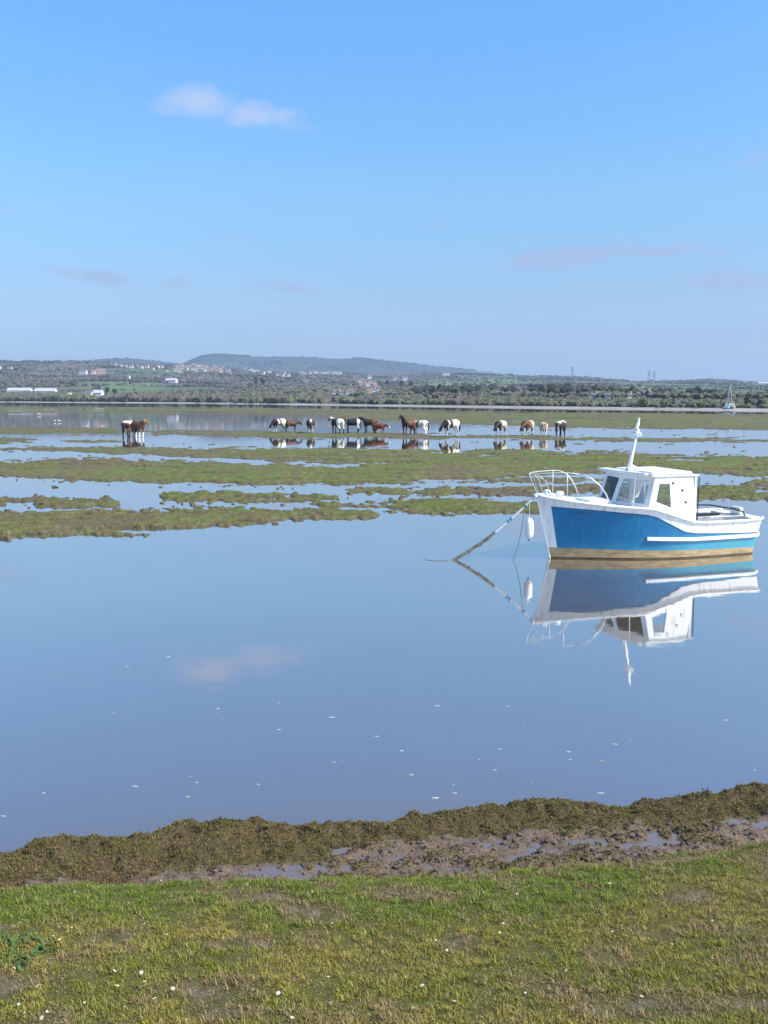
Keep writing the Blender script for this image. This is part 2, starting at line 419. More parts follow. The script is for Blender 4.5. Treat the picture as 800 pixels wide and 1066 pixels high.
# ------------------------------------------------------------------ near bank: lawn, mud track, turf edge
def curve(pts, z):
    q = np.array([ground(a, b, z) for a, b in pts]); return q[:, 0], q[:, 1]
edge_w = curve([(-700, 900), (0, 880), (30, 873), (60, 869), (100, 871), (150, 865), (185, 853), (205, 861), (235, 855), (262, 849), (300, 857), (350, 859), (400, 853), (440, 849), (470, 846), (520, 836), (600, 832), (640, 838), (700, 828), (740, 825), (800, 815), (1500, 790)], .22)
edge_m = curve([(-700, 926), (0, 921), (80, 914), (150, 904), (200, 897), (250, 893), (300, 891), (350, 886), (400, 878), (450, 874), (500, 869), (600, 862), (700, 855), (800, 845), (1500, 815)], .15)
edge_l = curve([(-700, 926), (0, 922), (100, 918), (200, 917), (300, 913), (400, 911), (500, 907), (600, 900), (700, 888), (800, 872), (1500, 822)], .17)
def bank(X, Y):
    # rows seen edge-on: the lawn meets the mud at eL, the mud meets the turf ridge at eM, the ridge ends at the water at eW
    jit = (fbm(X * 2.2, Y * 2.2, 5, 4) - .5) * .34 + (fbm(X * 9, Y * 9, 6, 3) - .5) * .12
    eW = np.interp(X, *edge_w) + jit * .5 + .17; eM = np.interp(X, *edge_m) + jit * 1.5 + .12 * ss(-1.6, .6, X) - .05; eL = np.interp(X, *edge_l) + jit * .35
    eM = np.maximum(eM, eL); eW = np.maximum(eW, eM + .22)
    lawn = ss(.06, -.10, Y - eL); wat = ss(-.03, .10, Y - eW); turf = ss(-.06, .08, Y - eM) * (1 - wat)
    mud = np.clip(1 - lawn - turf - wat, 0, 1)
    far = np.maximum(eL - Y, 0)
    zl = .17 + .25 * np.minimum(far, 8.5) + .02 * np.clip(far - 8.5, 0, 60) + (fbm(X * 1.1, Y * 1.1, 8, 4) - .5) * .07 + (fbm(X * 6, Y * 6, 12, 3) - .5) * .022
    zm = .112 + .02 * ss(-.6, -1.6, X) + (fbm(X * 1.6, Y * 5.0, 14, 5) - .5) * .14 + (fbm(X * 11, Y * 15, 15, 5) - .5) * .10 + np.abs(fbm(X * 22, Y * 30, 17, 3) - .5) * .05
    cr = fbm(X * 3.0, Y * 3.6, 16, 4); zt = .118 + (cr - .4) * .13 + (fbm(X * 12, Y * 12, 18, 4) - .5) * .075 + (fbm(X * 40, Y * 40, 19, 2) - .5) * .02
    zw = -.02 - .35 * np.clip(Y - eW, 0, 1.5)
    s = lawn + mud + turf + wat
    z = (lawn * zl + mud * zm + turf * zt + wat * zw) / s
    return z, lawn / s, mud / s, turf / s, wat / s, eL, eM, eW
gx = np.concatenate([-np.geomspace(5.6, 600, 60)[::-1], np.arange(-5.58, 5.9, .022), np.geomspace(5.92, 600, 60)])
gy = np.concatenate([np.linspace(-320, -12, 24), np.linspace(-11, 3.0, 60), np.arange(3.04, 5.6, .04), np.arange(5.6, 8.2, .016), np.geomspace(8.21, 9.6, 14)])
GX, GY = np.meshgrid(gx, gy)
GZ, la, mu, tu, wa, *_ = bank(GX, GY)
c_soil = np.array([.115, .105, .028]); c_mud = np.array([.175, .125, .090]); c_turf = np.array([.10, .075, .038])
wet = ss(.12, .06, GZ)
cm = c_mud * (.7 + .6 * fbm(GX * 8, GY * 8, 40, 4))[..., None]; cm = cm * (1 - .45 * wet)[..., None]
pat = ss(.5, .68, fbm(GX * 2.5, GY * 4.5, 41, 4))[..., None]; cm = cm * (1 - pat * .6) + np.array([.15, .12, .05]) * pat * .6
ct = c_turf * (.55 + .9 * fbm(GX * 10, GY * 10, 43, 3))[..., None]
cg = c_soil * (.55 + .9 * fbm(GX * 16, GY * 16, 44, 4))[..., None]
bare = (ss(.60, .78, fbm(GX * 2.6 + 3, GY * 3.4, 46, 5)) * ss(.4, .6, fbm(GX * 14, GY * 14, 49, 3)))[..., None]; cg = cg * (1 - bare) + np.array([.22, .165, .115]) * bare
C = la[..., None] * cg + mu[..., None] * cm + tu[..., None] * ct + wa[..., None] * np.array([.07, .06, .045])
M_BANK = vc_mat('bank_soil', .8, 0, 60, .55, 1, .02, .22)
tag(grid_mesh('ground', GX, GY, GZ, M_BANK, C), 'near bank of grass, rutted mud and turf sloping to the water', kind='structure')
# puddle sheet lying in the mud ruts
pxs = np.arange(-6, 6.4, .2); eLp = np.interp(pxs, *edge_l) - .04; eMp = np.interp(pxs, *edge_m) + .12
PZ = np.full((2, len(pxs)), .101)
tag(grid_mesh('puddle_water', np.stack([pxs, pxs]), np.stack([eLp, eMp]), PZ, M_PUDDLE, None, False), 'shallow purple-grey puddles in the mud ruts', kind='structure')

# lawn blades
def fieldpts(n, y0, y1, xs=1.0):
    y = rng.uniform(y0, y1, n); hw = .50 * y + 2.3
    return rng.uniform(-1, 1, n) * hw * xs, y
n = 860000
x, y = fieldpts(n, 2.9, 6.9)
z, la, mu, tu, wa, eL, eM, eW = bank(x, y)
bare = fbm(x * 2.6 + 3, y * 3.4, 46, 5); clump = fbm(x * 15, y * 15, 47, 3)
keep = (la > .45) & (rng.uniform(0, 1, n) < np.clip(1.1 - 1.3 * ss(.58, .76, bare), .25, 1)) & (rng.uniform(0, 1, n) < .62 + .6 * ss(.3, .6, clump))
x, y, z, eL, bare, clump = x[keep], y[keep], z[keep], eL[keep], bare[keep], clump[keep]; n = len(x)
fromedge = eL - y
lushm = ss(1.35, .3, fromedge + (fbm(x * .9, y * .9, 50, 4) - .5) * 2.2) * .75
big = fbm(x * 2.2, y * 2.2, 51, 5); fine_ = fbm(x * 26, y * 26, 53, 2)
cg = np.array([.175, .188, .028]); co_ = np.array([.245, .205, .045]); cl = np.array([.110, .172, .022]); cb = np.array([.42, .32, .17])
C = cg + (co_ - cg) * ss(.36, .62, big)[:, None]; C = C + (cl - C) * lushm[:, None]
C = C + (np.array([.22, .14, .08]) - C) * (ss(.50, .66, bare) * .75)[:, None]
C *= (rng.uniform(.65, 1.6, n) * (.65 + .85 * fine_))[:, None]
st = rng.uniform(0, 1, n) < (.12 + .2 * ss(.5, .65, bare)) * (1 - .4 * lushm); C[st] = cb * rng.uniform(.5, 1.2, st.sum())[:, None]
ln = rng.uniform(.010, .028, n) * (.6 + .9 * ss(.35, .65, clump)) * (1 + .3 * lushm); ln[st] *= 1.25
lean_ = rng.uniform(.35, 1.5, n)
blades('lawn_grass', np.stack([x, y, z - .004], 1), rng.uniform(0, 6.28, n), lean_, ln, rng.uniform(.0013, .0026, n), C, M_BLADE, 'short green and olive grass of the bank with straw coloured blades')
# lusher broad-leaved patch at the left
# turf blades on the ridge
n = 520000
x = rng.uniform(-6.4, 6.8, n); y = rng.uniform(5.5, 8.1, n)
z, la, mu, tu, wa, eL, eM, eW = bank(x, y)
mt = fbm(x * 2.5, y * 4.5, 41, 4)
keep = ((tu > .5) | ((mu > .5) & (mt > .54) & (z > .11))) & (z > .03)
x, y, z, tu = x[keep], y[keep], z[keep], tu[keep]; n = len(x)
k = fbm(x * 4, y * 4, 52, 4)
C = np.array([.175, .140, .045]) + (np.array([.22, .145, .07]) - np.array([.175, .140, .045])) * ss(.35, .65, k)[:, None]
C *= rng.uniform(.5, 1.5, n)[:, None]
gsel = rng.uniform(0, 1, n) < .18; C[gsel] = np.array([.14, .16, .04]) * rng.uniform(.7, 1.3, gsel.sum())[:, None]
ln = rng.uniform(.008, .027, n) * (.55 + 1.1 * fbm(x * 12, y * 12, 18, 4))
blades('shore_turf', np.stack([x, y, z - .004], 1), rng.uniform(0, 6.28, n), rng.uniform(.2, 1.4, n), ln, rng.uniform(.002, .0045, n), C, M_BLADE, 'brown and olive saltmarsh turf along the water edge')

# clods and bits of dead stems in the mud
mb = MB()
M_CLOD = mat('mud_clod', (.15, .11, .09), .7, .3, 30, bump=.6, bscale=60)
ico = bmesh.new(); bmesh.ops.create_icosphere(ico, subdivisions=1, radius=1); iv = [v.co.copy() for v in ico.verts]; iff = [tuple(v.index for v in f.verts) for f in ico.faces]; ico.free()
cx_ = rng.uniform(-4.6, 4.8, 12000); cy_ = rng.uniform(5.7, 7.4, 12000); cz_, _, cm_, *_ = bank(cx_, cy_)
cs_ = np.nonzero(cm_ > .6)[0][:1700]
for i in cs_:
    x, y, z = cx_[i], cy_[i], cz_[i]
    r = random.uniform(.004, .020) * (1 if random.random() < .9 else 1.6)
    mb.add([Vector((x, y, z)) + Vector((v.x * random.uniform(.7, 1.3), v.y * random.uniform(.7, 1.3), v.z * random.uniform(.4, .9))) * r for v in iv], iff)
tag(mb.build('mud_clods', M_CLOD), 'small dark clods scattered over the rutted mud', 'mud clods', kind='stuff')

def march(r, lift):
    yy = np.arange(3.2, 7.2, .01); zz = bank(r[0] / r[1] * yy, yy)[0]
    hit = np.nonzero(H + r[2] / r[1] * yy <= zz + lift)[0]
    return float(yy[hit[0]]) if len(hit) else 7.0

# ------------------------------------------------------------------ daisies
M_PETAL = mat('daisy_petal', (.66, .65, .62), .6, .03); M_EYE = mat('daisy_centre', (.75, .52, .05), .7, .1)
def daisy_proto():
    mb = MB(); n = 14
    for k in range(n):
        a = 2 * math.pi * k / n; b = a + .19; c2 = a - .19
        mb.add([(0, 0, .002), (.009 * math.cos(c2), .009 * math.sin(c2), .005), (.0125 * math.cos(a), .0125 * math.sin(a), .004), (.009 * math.cos(b), .009 * math.sin(b), .005)], [(0, 1, 2, 3)])
    o = mb.build('daisy', M_PETAL)
    m2 = MB(); m2.lathe((0, 0, .002), [(.0045, 0), (.004, .003), (.0015, .0045)], 8); m2.build('flower_centre', M_EYE, o, True)
    m3 = MB(); m3.tube([(0, 0, .002), (.004, 0, -.03)], .0009, 5); m3.build('stem', mat('daisy_stem', (.1, .15, .03), .7), o)
    return o
dz = daisy_proto(); first = True
dpos = [(122, 1029), (88, 1046), (97, 1043), (161, 1042), (163, 1045), (26, 1057), (44, 1061), (49, 1056), (264, 1033), (290, 1036), (228, 1016), (342, 1019), (151, 1024), (486, 963), (524, 963), (756, 921), (635, 921), (119, 1013), (204, 1034), (304, 1062), (345, 1046), (180, 1032), (62, 980), (78, 930), (168, 918), (270, 941), (742, 960), (590, 1012), (668, 1040), (700, 985), (440, 1028), (560, 930), (15, 1010), (130, 1050), (75, 1052)]
for _ in range(22): dpos.append((random.uniform(0, 800), random.uniform(925, 1062)))
for (a, b) in dpos:
    r = ray(a, b); y = 3.4                       # march onto the lawn
    y = march(r, .02)
    x = r[0] / r[1] * y; z = float(bank(np.array([x]), np.array([y]))[0])
    o = dz if first else copy_tree(dz); first = False
    o.location = (x, y, z + .026); o.rotation_euler = (random.uniform(-.5, .5) - .25, random.uniform(-.5, .5) + .2, random.uniform(0, 6)); s = random.uniform(.5, .95) * (1.0 if b > 1000 else .75); o.scale = (s, s, s)
    tag(o, 'small white daisy flower open in the short grass of the near bank', 'daisy', 'daisies in the grass')

# foam flecks
M_FOAM = mat('foam', (.40, .42, .43), .7, .05)
def fleck():
    mb = MB(); n = 12; top = []; 
    for k in range(n):
        a = 2 * math.pi * k / n; r = random.uniform(.6, 1.1); top.append((.055 * math.cos(a) * r, .016 * math.sin(a) * r, .005))
    bot = [(p[0] * 1.15, p[1] * 1.15, .001) for p in top]
    mb.add(top + bot + [(0, 0, .008)], [(k, (k + 1) % n, 2 * n) for k in range(n)] + [(k + n, (k + 1) % n + n, (k + 1) % n, k) for k in range(n)])
    return mb.build('foam_fleck', M_FOAM)
fpos = [(75, 800), (45, 826), (140, 819), (198, 809), (205, 815), (195, 830), (268, 817), (285, 815), (3, 850), (290, 732), (345, 747), (290, 760), (392, 767), (356, 792), (348, 794), (230, 748), (118, 743), (155, 763), (52, 640), (227, 738), (592, 783), (594, 791), (640, 775), (625, 792), (554, 816), (515, 802), (498, 791), (472, 817), (473, 826), (625, 826), (453, 831), (573, 690), (528, 736), (544, 755), (520, 780), (786, 802), (756, 750), (655, 770), (455, 735), (418, 782), (428, 807), (610, 760), (132, 694), (175, 684)]
fl = [fleck() for _ in range(3)]
for i, (a, b) in enumerate(fpos):
    x, y = ground(a, b); o = fl[i] if i < 3 else copy_tree(random.choice(fl)); o.location = (x, y, .0); s = random.uniform(.15, .6); o.scale = (s, s * random.uniform(.3, .9), 1); o.rotation_euler = (0, 0, random.uniform(-.3, .3))
    tag(o, 'tiny white fleck of foam drifting on the open blue water', 'foam fleck', 'foam flecks on the water')

# dead stalks on the ridge
M_STALK = mat('dead_stalk', (.12, .09, .05), .8, .2)
for (a, b, hh, lab) in [(735, 827, .12, 'dark upright dead seed stalk on the turf ridge at right'), (31, 876, .07, 'short dark dead stalk at the left end of the turf ridge')]:
    x, y = ground(a, b, .2); z = float(bank(np.array([x]), np.array([y]))[0])
    mb = MB()
    for k in range(4):
        q = random.uniform(-.014, .014); t_ = random.uniform(-.02, .02); l = hh * random.uniform(.5, 1)
        mb.tube([(q, t_, -.03), (q * 1.3, t_, l * .5), (q * 1.6 + random.uniform(-.01, .01), t_, l)], [.003, .0025, .002], 5)
        for j in range(5):
            mb.add([Vector((q * 1.5, t_, l * (.5 + j * .12))) + Vector((v.x, v.y, v.z)) * .005 for v in iv], iff)
    o = mb.build('dead_stalk', M_STALK); o.location = (x, y, z); tag(o, lab, 'plant')

# broad-leaved weeds at left
M_LEAF = mat('weed_leaf', (.075, .14, .025), .7, .2)
mb = MB()
for a, b, nn in [(12, 978, 60), (36, 992, 40), (0, 1004, 30)]:
    r = ray(a, b); y = march(r, .01); x = r[0] / r[1] * y
    for k in range(nn):
        az = random.uniform(0, 6.28); l = random.uniform(.022, .05); up = random.uniform(.15, 1.0); qx = x + random.gauss(0, .09); qy = y + random.gauss(0, .06)
        qz = float(bank(np.array([qx]), np.array([qy]))[0])
        d = Vector((math.cos(az), math.sin(az), 0)); s_ = Vector((-d.y, d.x, 0)); o_ = Vector((qx, qy, qz))
        pts = []
        for j in range(6):
            q = j / 5; c_ = o_ + d * l * q + Vector((0, 0, l * up * math.sin(q * 2.2) * .8)); wd = .007 * math.sin(math.pi * min(1, .12 + q * .88)) + .0006
            pts += [c_ - s_ * wd + Vector((0, 0, .003)), c_, c_ + s_ * wd + Vector((0, 0, .003))]
        mb.add(pts, [(j * 3 + e, j * 3 + e + 1, j * 3 + e + 4, j * 3 + e + 3) for j in range(5) for e in range(2)])
tag(mb.build('broadleaf_weeds', M_LEAF, smooth=True), 'patch of small green broad-leaved weeds in the lawn at the left edge', 'weeds', kind='stuff')
# ------------------------------------------------------------------ far shore and hills
sh_x = [-400, 0, 200, 400, 600, 800, 1200]; sh_y = [417.6, 418.4, 419.6, 422.2, 425, 427.4, 430]
def shore_d(px): return 3325.0 / (np.interp(px, sh_x, sh_y) - 413)
y2x = [-400, 0, 50, 90, 130, 160, 200, 250, 300, 350, 400, 450, 480, 520, 560, 600, 640, 700, 730, 760, 800, 1200]
y2y = [374, 376.5, 377, 377, 378, 380, 381, 385, 388, 388.5, 391, 390, 389.5, 390.5, 392, 393.5, 396, 397.5, 396, 397.5, 398, 399]
y3x = [-400, 60, 100, 120, 145, 165, 190, 203, 212, 225, 240, 270, 320, 335, 350, 375, 400, 425, 450, 500, 540, 570, 620, 700, 800, 1200]
y3y = [396, 385, 376, 374, 373.5, 376, 379, 376, 372, 370, 370.5, 371.8, 371.5, 373, 374, 373, 376, 378.5, 381.5, 386.5, 391.5, 393.5, 398, 397, 396.5, 396]
D2 = 2200.0
def hill_z(px, d):
    ds = shore_d(px); d1 = ds * 1.35 + 40; y2 = np.interp(px, y2x, y2y); y3 = np.interp(px, y3x, y3y)
    X = (px - 400) / F * d
    zb = np.interp(d - ds, [-30, 0, 6, 40, 200, 900], [-1.2, 0.0, .5, .9, 1.6, 4])
    t = np.clip((d - d1) / (D2 - d1), 0, 1)
    yv = 414 + (y2 - 414) * t ** .62
    zh = height_at(yv, np.minimum(d, D2)) * cp ** 0
    z = np.where(d > d1, np.maximum(zb, zh), zb)
    und = (fbm(X / 260, d / 260, 101, 4) - .5)
    z = z + und * np.clip((d - d1) / 600, 0, 1) * 14 * np.where(d < D2, 1 - np.clip((d - 1900) / 300, 0, 1), 0)
    z2 = height_at(y2, D2); z3 = height_at(y3, 4500.0)
    u = np.clip((d - D2) / 2300, 0, 1)
    dip = np.where(u < .4, z2 + (np.minimum(z2, z3) - 25 - z2) * ss(0, .4, u), (np.minimum(z2, z3) - 25) + (z3 - np.minimum(z2, z3) + 25) * ss(.4, 1, u))
    z = np.where(d > D2, dip, z)
    z = np.where(d > 4500, z3 - (d - 4500) * .05, z)
    return z
fc = np.concatenate([np.arange(-500, -20, 20), np.arange(-20, 820, 4), np.arange(820, 1320, 20)]).astype(float)
fd = np.concatenate([[-25, -6, 0, 2, 5, 7, 12, 24], np.geomspace(40, 6200, 210)])
FC, FDr = np.meshgrid(fc, fd); FD = shore_d(FC) + FDr
FX = (FC - 400) / F * FD
FZ = hill_z(FC, FD)
# field patchwork: cells with jittered centres
def cells(X, Y, size, seed):
    gx_, gy_ = X / size, Y / size; ix = np.floor(gx_); iy = np.floor(gy_)
    b1 = np.full(X.shape, 9.); b2 = np.full(X.shape, 9.); idc = np.zeros(X.shape)
    for dx in (-1, 0, 1):
        for dy in (-1, 0, 1):
            cx = ix + dx; cy = iy + dy
            qx = cx + .15 + .7 * _h(cx, cy, seed); qy = cy + .15 + .7 * _h(cx, cy, seed + 5)
            dd = np.hypot(gx_ - qx, gy_ - qy); idn = _h(cx, cy, seed + 9)
            nb = dd < b1; b2 = np.where(nb, b1, np.minimum(b2, dd)); idc = np.where(nb, idn, idc); b1 = np.where(nb, dd, b1)
    return (b2 - b1) * size, idc
def woodmask(px, d, X):
    # share of wood/scrub cover: heavy on the left and middle slopes, light on the right hand fields
    base = np.interp(px, [-400, 0, 200, 300, 420, 520, 620, 660, 740, 800, 1200], [.62, .62, .60, .62, .54, .42, .62, .45, .45, .56, .6])
    base = base + .2 * ss(900, 500, d) * np.ones_like(px) - .25 * ss(2100, 2300, d)
    return base
eg, cid = cells(FX, FD, 150., 3)
palette = np.array([[.085, .125, .045], [.07, .105, .04], [.10, .12, .05], [.105, .11, .06], [.14, .11, .08], [.07, .10, .04], [.11, .11, .065]])
C = palette[(cid * 6.99).astype(int)]
wm = woodmask(FC, FD, FX) - .10; wn = fbm(FX / 220, FD / 220, 111, 4)
w_ = ss(.02, -.02, wn - wm)
C = C + (np.array([.075, .068, .055]) - C) * w_[..., None] * .85
# rust-brown bank at left and at x~600
br = np.exp(-((FC - 45) / 35) ** 2 - ((FD - 1500) / 350) ** 2) + np.exp(-((FC - 602) / 11) ** 2 - ((FD - 1250) / 260) ** 2)
C = C + (np.array([.17, .10, .07]) - C) * np.clip(br, 0, .8)[..., None]
# bright fields right
bf = np.exp(-((FC - 690) / 45) ** 4 - ((FD - 1300) / 300) ** 4) + np.exp(-((FC - 790) / 40) ** 4 - ((FD - 620) / 160) ** 4) + np.exp(-((FC - 500) / 60) ** 4 - ((FD - 1500) / 420) ** 4) * .7 + np.exp(-((FC - 130) / 45) ** 4 - ((FD - 1050) / 160) ** 4) * .6
C = C + (np.array([.13, .20, .065]) - C) * np.clip(bf, 0, .85)[..., None]
bch = (FDr < 6) & (FDr > -8)
C = np.where(bch[..., None], np.array([.29, .27, .24]), C)
far3 = ss(2500, 3500, FD); C = C + ((np.array([.055, .075, .042]) + (cells(FX, FD, 330., 8)[1][..., None] - .5) * np.array([.045, .05, .02])) * (.65 + .7 * fbm(FX / 120, FD / 120, 120, 4))[..., None] - C) * far3[..., None]
dk = np.exp(-((FC - 226) / 26) ** 4) * far3 * ss(4000, 4200, FD); C = C + (np.array([.03, .045, .025]) - C) * (dk * .9)[..., None]
M_HILL = vc_mat('hill_ground', .9, 0, .03, .25)
tag(grid_mesh('hills', FX, FD, FZ, M_HILL, C), 'low wooded hills and fields rising beyond the estuary', kind='structure')

def far_pt(px, py, dmin=None):
    """where the sight line through (px, py) meets the far ground"""
    dd = np.linspace(shore_d(px) + 2 if dmin is None else dmin, 4700, 2600)
    z = hill_z(np.full(dd.shape, float(px)), dd); line = height_at(py, dd)
    hit = np.nonzero(line <= z)[0]
    d = dd[hit[0]] if len(hit) else D2
    return (px - 400) / F * d, float(d), float(hill_z(np.array([float(px)]), np.array([d]))[0])

special = [(2, 384, 7, 0, 0, 'white house on the slope at the far left edge', 2), (15, 385.5, 4, 0, 0, 'small white house right of the one at the left edge', None),
 (90, 389.5, 8, 0, 0, 'white house left of the pink terrace on the left hillside', 3), (100.5, 389.5, 4, 1, 1, 'narrow cream house just left of the pink terrace', 3), (108.5, 389, 9, 2, 1, 'wide pink terrace house on the left hillside', 3.4),
 (136, 394, 4, 0, 0, 'lone small white house below the left ridge houses', None), (181, 398.5, 11, 0, 2, 'wide white house with pale roof alone above the green field', 2.6), (193.5, 398.2, 3.5, 0, 0, 'little white cottage right of the wide white house', None),
 (75, 414, 4, 0, 2, 'small white cabin on the scrubby left shore', 3), (125.5, 414, 3, 0, 0, 'small white gable beside dark trees on the left shore', 3.4), (95, 411, 6, 0, 0, 'low white building left of the bright waterside house', 1.6), (105, 412.2, 9, 0, 2, 'bright white waterside house on the left shore', 3),
 (464, 390.5, 8, 0, 0, 'long white farmhouse on the green ridge in the middle', 2), (412, 396, 5, 0, 0, 'white cottage, left of two above the dark tree pair', None), (421.5, 396.2, 6, 0, 0, 'white cottage, right of two above the dark tree pair', None),
 (617, 415, 6, 1, 0, 'cream house left of the others in the dark wood', 2.4), (631, 416, 6, 0, 0, 'white house between the cream houses in the dark wood', 2.4), (653.5, 415.5, 4, 0, 0, 'small white house left of the long pale house', 2.2), (664, 412.5, 5, 1, 0, 'cream end house joined by the long pale house', 2.2), (671, 412.5, 9, 1, 0, 'long pale house above the bushy shore tree', 2.6)]

clus_a = [(random.uniform(184, 246), 0) for _ in range(46)]; clus_a = [(a, 381.2 + abs(a - 212) * .06 + random.uniform(0, 6.0)) for a, _ in clus_a]
clear = [(s_[0], s_[1], s_[2]) for s_ in special] + [(24, 407.5, 24), (51, 408, 21), (792, 400, 16)] + [(a, b, 4) for a, b in clus_a if random.random() < .75]
g_ridge = [(119, 380.5), (124, 380), (129, 381.5), (135, 382.3), (140, 383), (146, 382), (150, 383.5), (156, 383), (162, 385), (167, 383), (172, 382.6), (177, 387)]
g_scat = [(256, 384.5), (262, 386), (266, 387), (270, 386.5), (275, 389.5), (282, 388), (290, 391), (295, 392), (297, 389), (301, 392), (314, 388.5), (318, 389.5)]
g_row = [(float(a), 388.8 + random.uniform(-.3, .5)) for a in np.arange(324, 356, 3.1)]
g_up = [(372, 397), (375, 398.5), (378, 396.5), (380, 399), (385, 394), (386, 400), (388, 402), (390, 399.5), (392, 402.5), (383, 402), (376, 401)]
g_low = [(348, 410), (353, 408.6), (356, 410.5), (362, 410), (366, 408.5), (369, 408), (383, 410), (386, 408.6), (389, 408), (392, 407), (394, 406)]
for g_ in (g_ridge, g_scat, g_row, g_up, g_low): clear += [(a, b, 4) for a, b in g_]
clear += [(756, 425, 12)]
def not_clear(px, d, hh):
    X = (px - 400) / F * d; z = hill_z(px, d); qx, qy = project(X, d, z); top = project(X, d, z + hh * 1.6)[1]; ok = np.ones(len(px), bool)
    for (a, b, w_) in clear:
        ok &= ~((np.abs(qx - a) < w_ / 2 + 1.2) & (qy > b - .6) & (top < b + .2))
    return ok
# woods, scrub and hedges: rough leafy masses
def ico_data(sub):
    b = bmesh.new(); bmesh.ops.create_icosphere(b, subdivisions=sub, radius=1)
    v = np.array([x.co[:] for x in b.verts]); f = np.array([[q.index for q in x.verts] for x in b.faces]); b.free(); return v, f
IC = {1: ico_data(1), 2: ico_data(2)}
M_FOL = vc_mat('far_foliage', .9, 0, 1.2, .45)
def masses(name, X, Y, Z, Rr, Hh, C, label, sub=1, cat=None, rough=.35):
    v, f = IC[sub]; n = len(X); k = len(v)
    disp = 1 + (rng.uniform(-1, 1, (n, k)) * rough)
    V = v[None] * disp[..., None] * np.stack([Rr, Rr, Hh], 1)[:, None, :]
    V[..., 0] += X[:, None]; V[..., 1] += Y[:, None]; V[..., 2] += (Z + Hh * .6)[:, None]
    fi = (f[None] + (np.arange(n) * k)[:, None, None]).reshape(-1, 3)
    cc = np.repeat(C[:, None, :], k, 1) * rng.uniform(.88, 1.12, (n, k, 1))
    o = big_mesh(name, V.reshape(-1, 3), fi.ravel(), np.arange(len(fi)) * 3, np.full(len(fi), 3), M_FOL, cc.reshape(-1, 3))
    return tag(o, label, cat or name.replace('_', ' '), kind='stuff')
def cmix(n, *cs):
    cs = np.array(cs); return cs[rng.integers(0, len(cs), n)] * rng.uniform(.8, 1.25, (n, 1))
# shore scrub
n = 21000
px = rng.uniform(-240, 1040, n); off = 9 + rng.uniform(0, 1, n) ** 1.3 * np.interp(px, [0, 800], [230, 170])
d = shore_d(px) + off; gap = fbm(px / 22, off / 45, 130, 4)
k = gap > .36; px, d, off, gap = px[k], d[k], off[k], gap[k]; n = len(px)
hh = rng.uniform(.45, 1.25, n) * np.clip(d / 420, .6, 1.5) * np.interp(px, [0, 150, 420, 560, 800], [1.3, 1.5, 1.3, 1.1, .95]) * (.5 + 1.1 * gap)
k = not_clear(px, d, hh); px, d, hh = px[k], d[k], hh[k]; n = len(px)
X = (px - 400) / F * d; Z = hill_z(px, d)
tone = fbm(px / 30, d / 50, 137, 3)[:, None]
masses('shore_scrub', X, d, Z, hh * rng.uniform(.8, 1.6, n), hh, (np.array([.100, .088, .062]) + (np.array([.098, .102, .058]) - np.array([.100, .088, .062])) * ss(.4, .62, tone)) * rng.uniform(.8, 1.2, (n, 1)), 'grey-green scrub along the far shore', 1)
# dark conifer belt x 436..760
n = 900
px = np.concatenate([rng.uniform(436, 560, 330), rng.uniform(535, 640, 330), rng.uniform(640, 740, 240)]); px = px + rng.normal(0, 3, len(px)); n = len(px)
d = shore_d(px) + rng.uniform(170, 290, n)
k = fbm(px / 9, px * 0, 133, 2) > .33; px, d = px[k], d[k]; n = len(px)
X = (px - 400) / F * d; Z = hill_z(px, d)
hh = rng.uniform(2.0, 4.2, n) * np.interp(px, [430, 540, 580, 640, 760], [.9, .8, 1.0, .7, .6])
masses('dark_wood', X, d, Z, hh * .75, hh, cmix(n, (.032, .036, .026), (.04, .042, .030), (.045, .052, .034)), 'belt of dark trees behind the far shore', 1)
# hillside woods and hedges
n = 80000
px = rng.uniform(-260, 1060, n); d0_ = shore_d(px) * 1.2 + 60; d = d0_ + rng.uniform(0, 1, n) ** .75 * (2230 - d0_)
X = (px - 400) / F * d
wm = woodmask(px, d, X) - .11; wn = fbm(X / 220, d / 220, 111, 4); e_, cid_ = cells(X, d, 150., 3)
bfm = np.exp(-((px - 690) / 45) ** 4 - ((d - 1300) / 300) ** 4) + np.exp(-((px - 790) / 40) ** 4 - ((d - 620) / 160) ** 4) + np.exp(-((px - 500) / 60) ** 4 - ((d - 1500) / 420) ** 4) * .8 + np.exp(-((px - 130) / 45) ** 4 - ((d - 1050) / 160) ** 4)
wood = (wn < wm) & (bfm < .3) & (rng.uniform(0, 1, n) < .25 + .9 * ss(.35, .65, fbm(X / 60, d / 60, 140, 3))); hedge = (e_ < 7)
hh = rng.uniform(1.0, 2.7, n) * np.clip(d / 1300, .5, 1.25); hh[hedge & ~wood] *= .7
k = (wood | hedge) & not_clear(px, d, hh); px, d, X, hh = px[k], d[k], X[k], hh[k]; n = len(px); Z = hill_z(px, d)
kk = fbm(X / 90, d / 90, 141, 3)
C = cmix(n, (.095, .080, .066), (.085, .080, .06), (.105, .085, .072), (.078, .076, .055), (.09, .092, .06)); C[kk < .40] *= .6; C[kk > .6] *= 1.25
masses('hillside_wood', X, d, Z, hh * rng.uniform(.9, 1.8, n), hh, C, 'bare brown woods and hedgerows over the hillside', 1, 'wood')
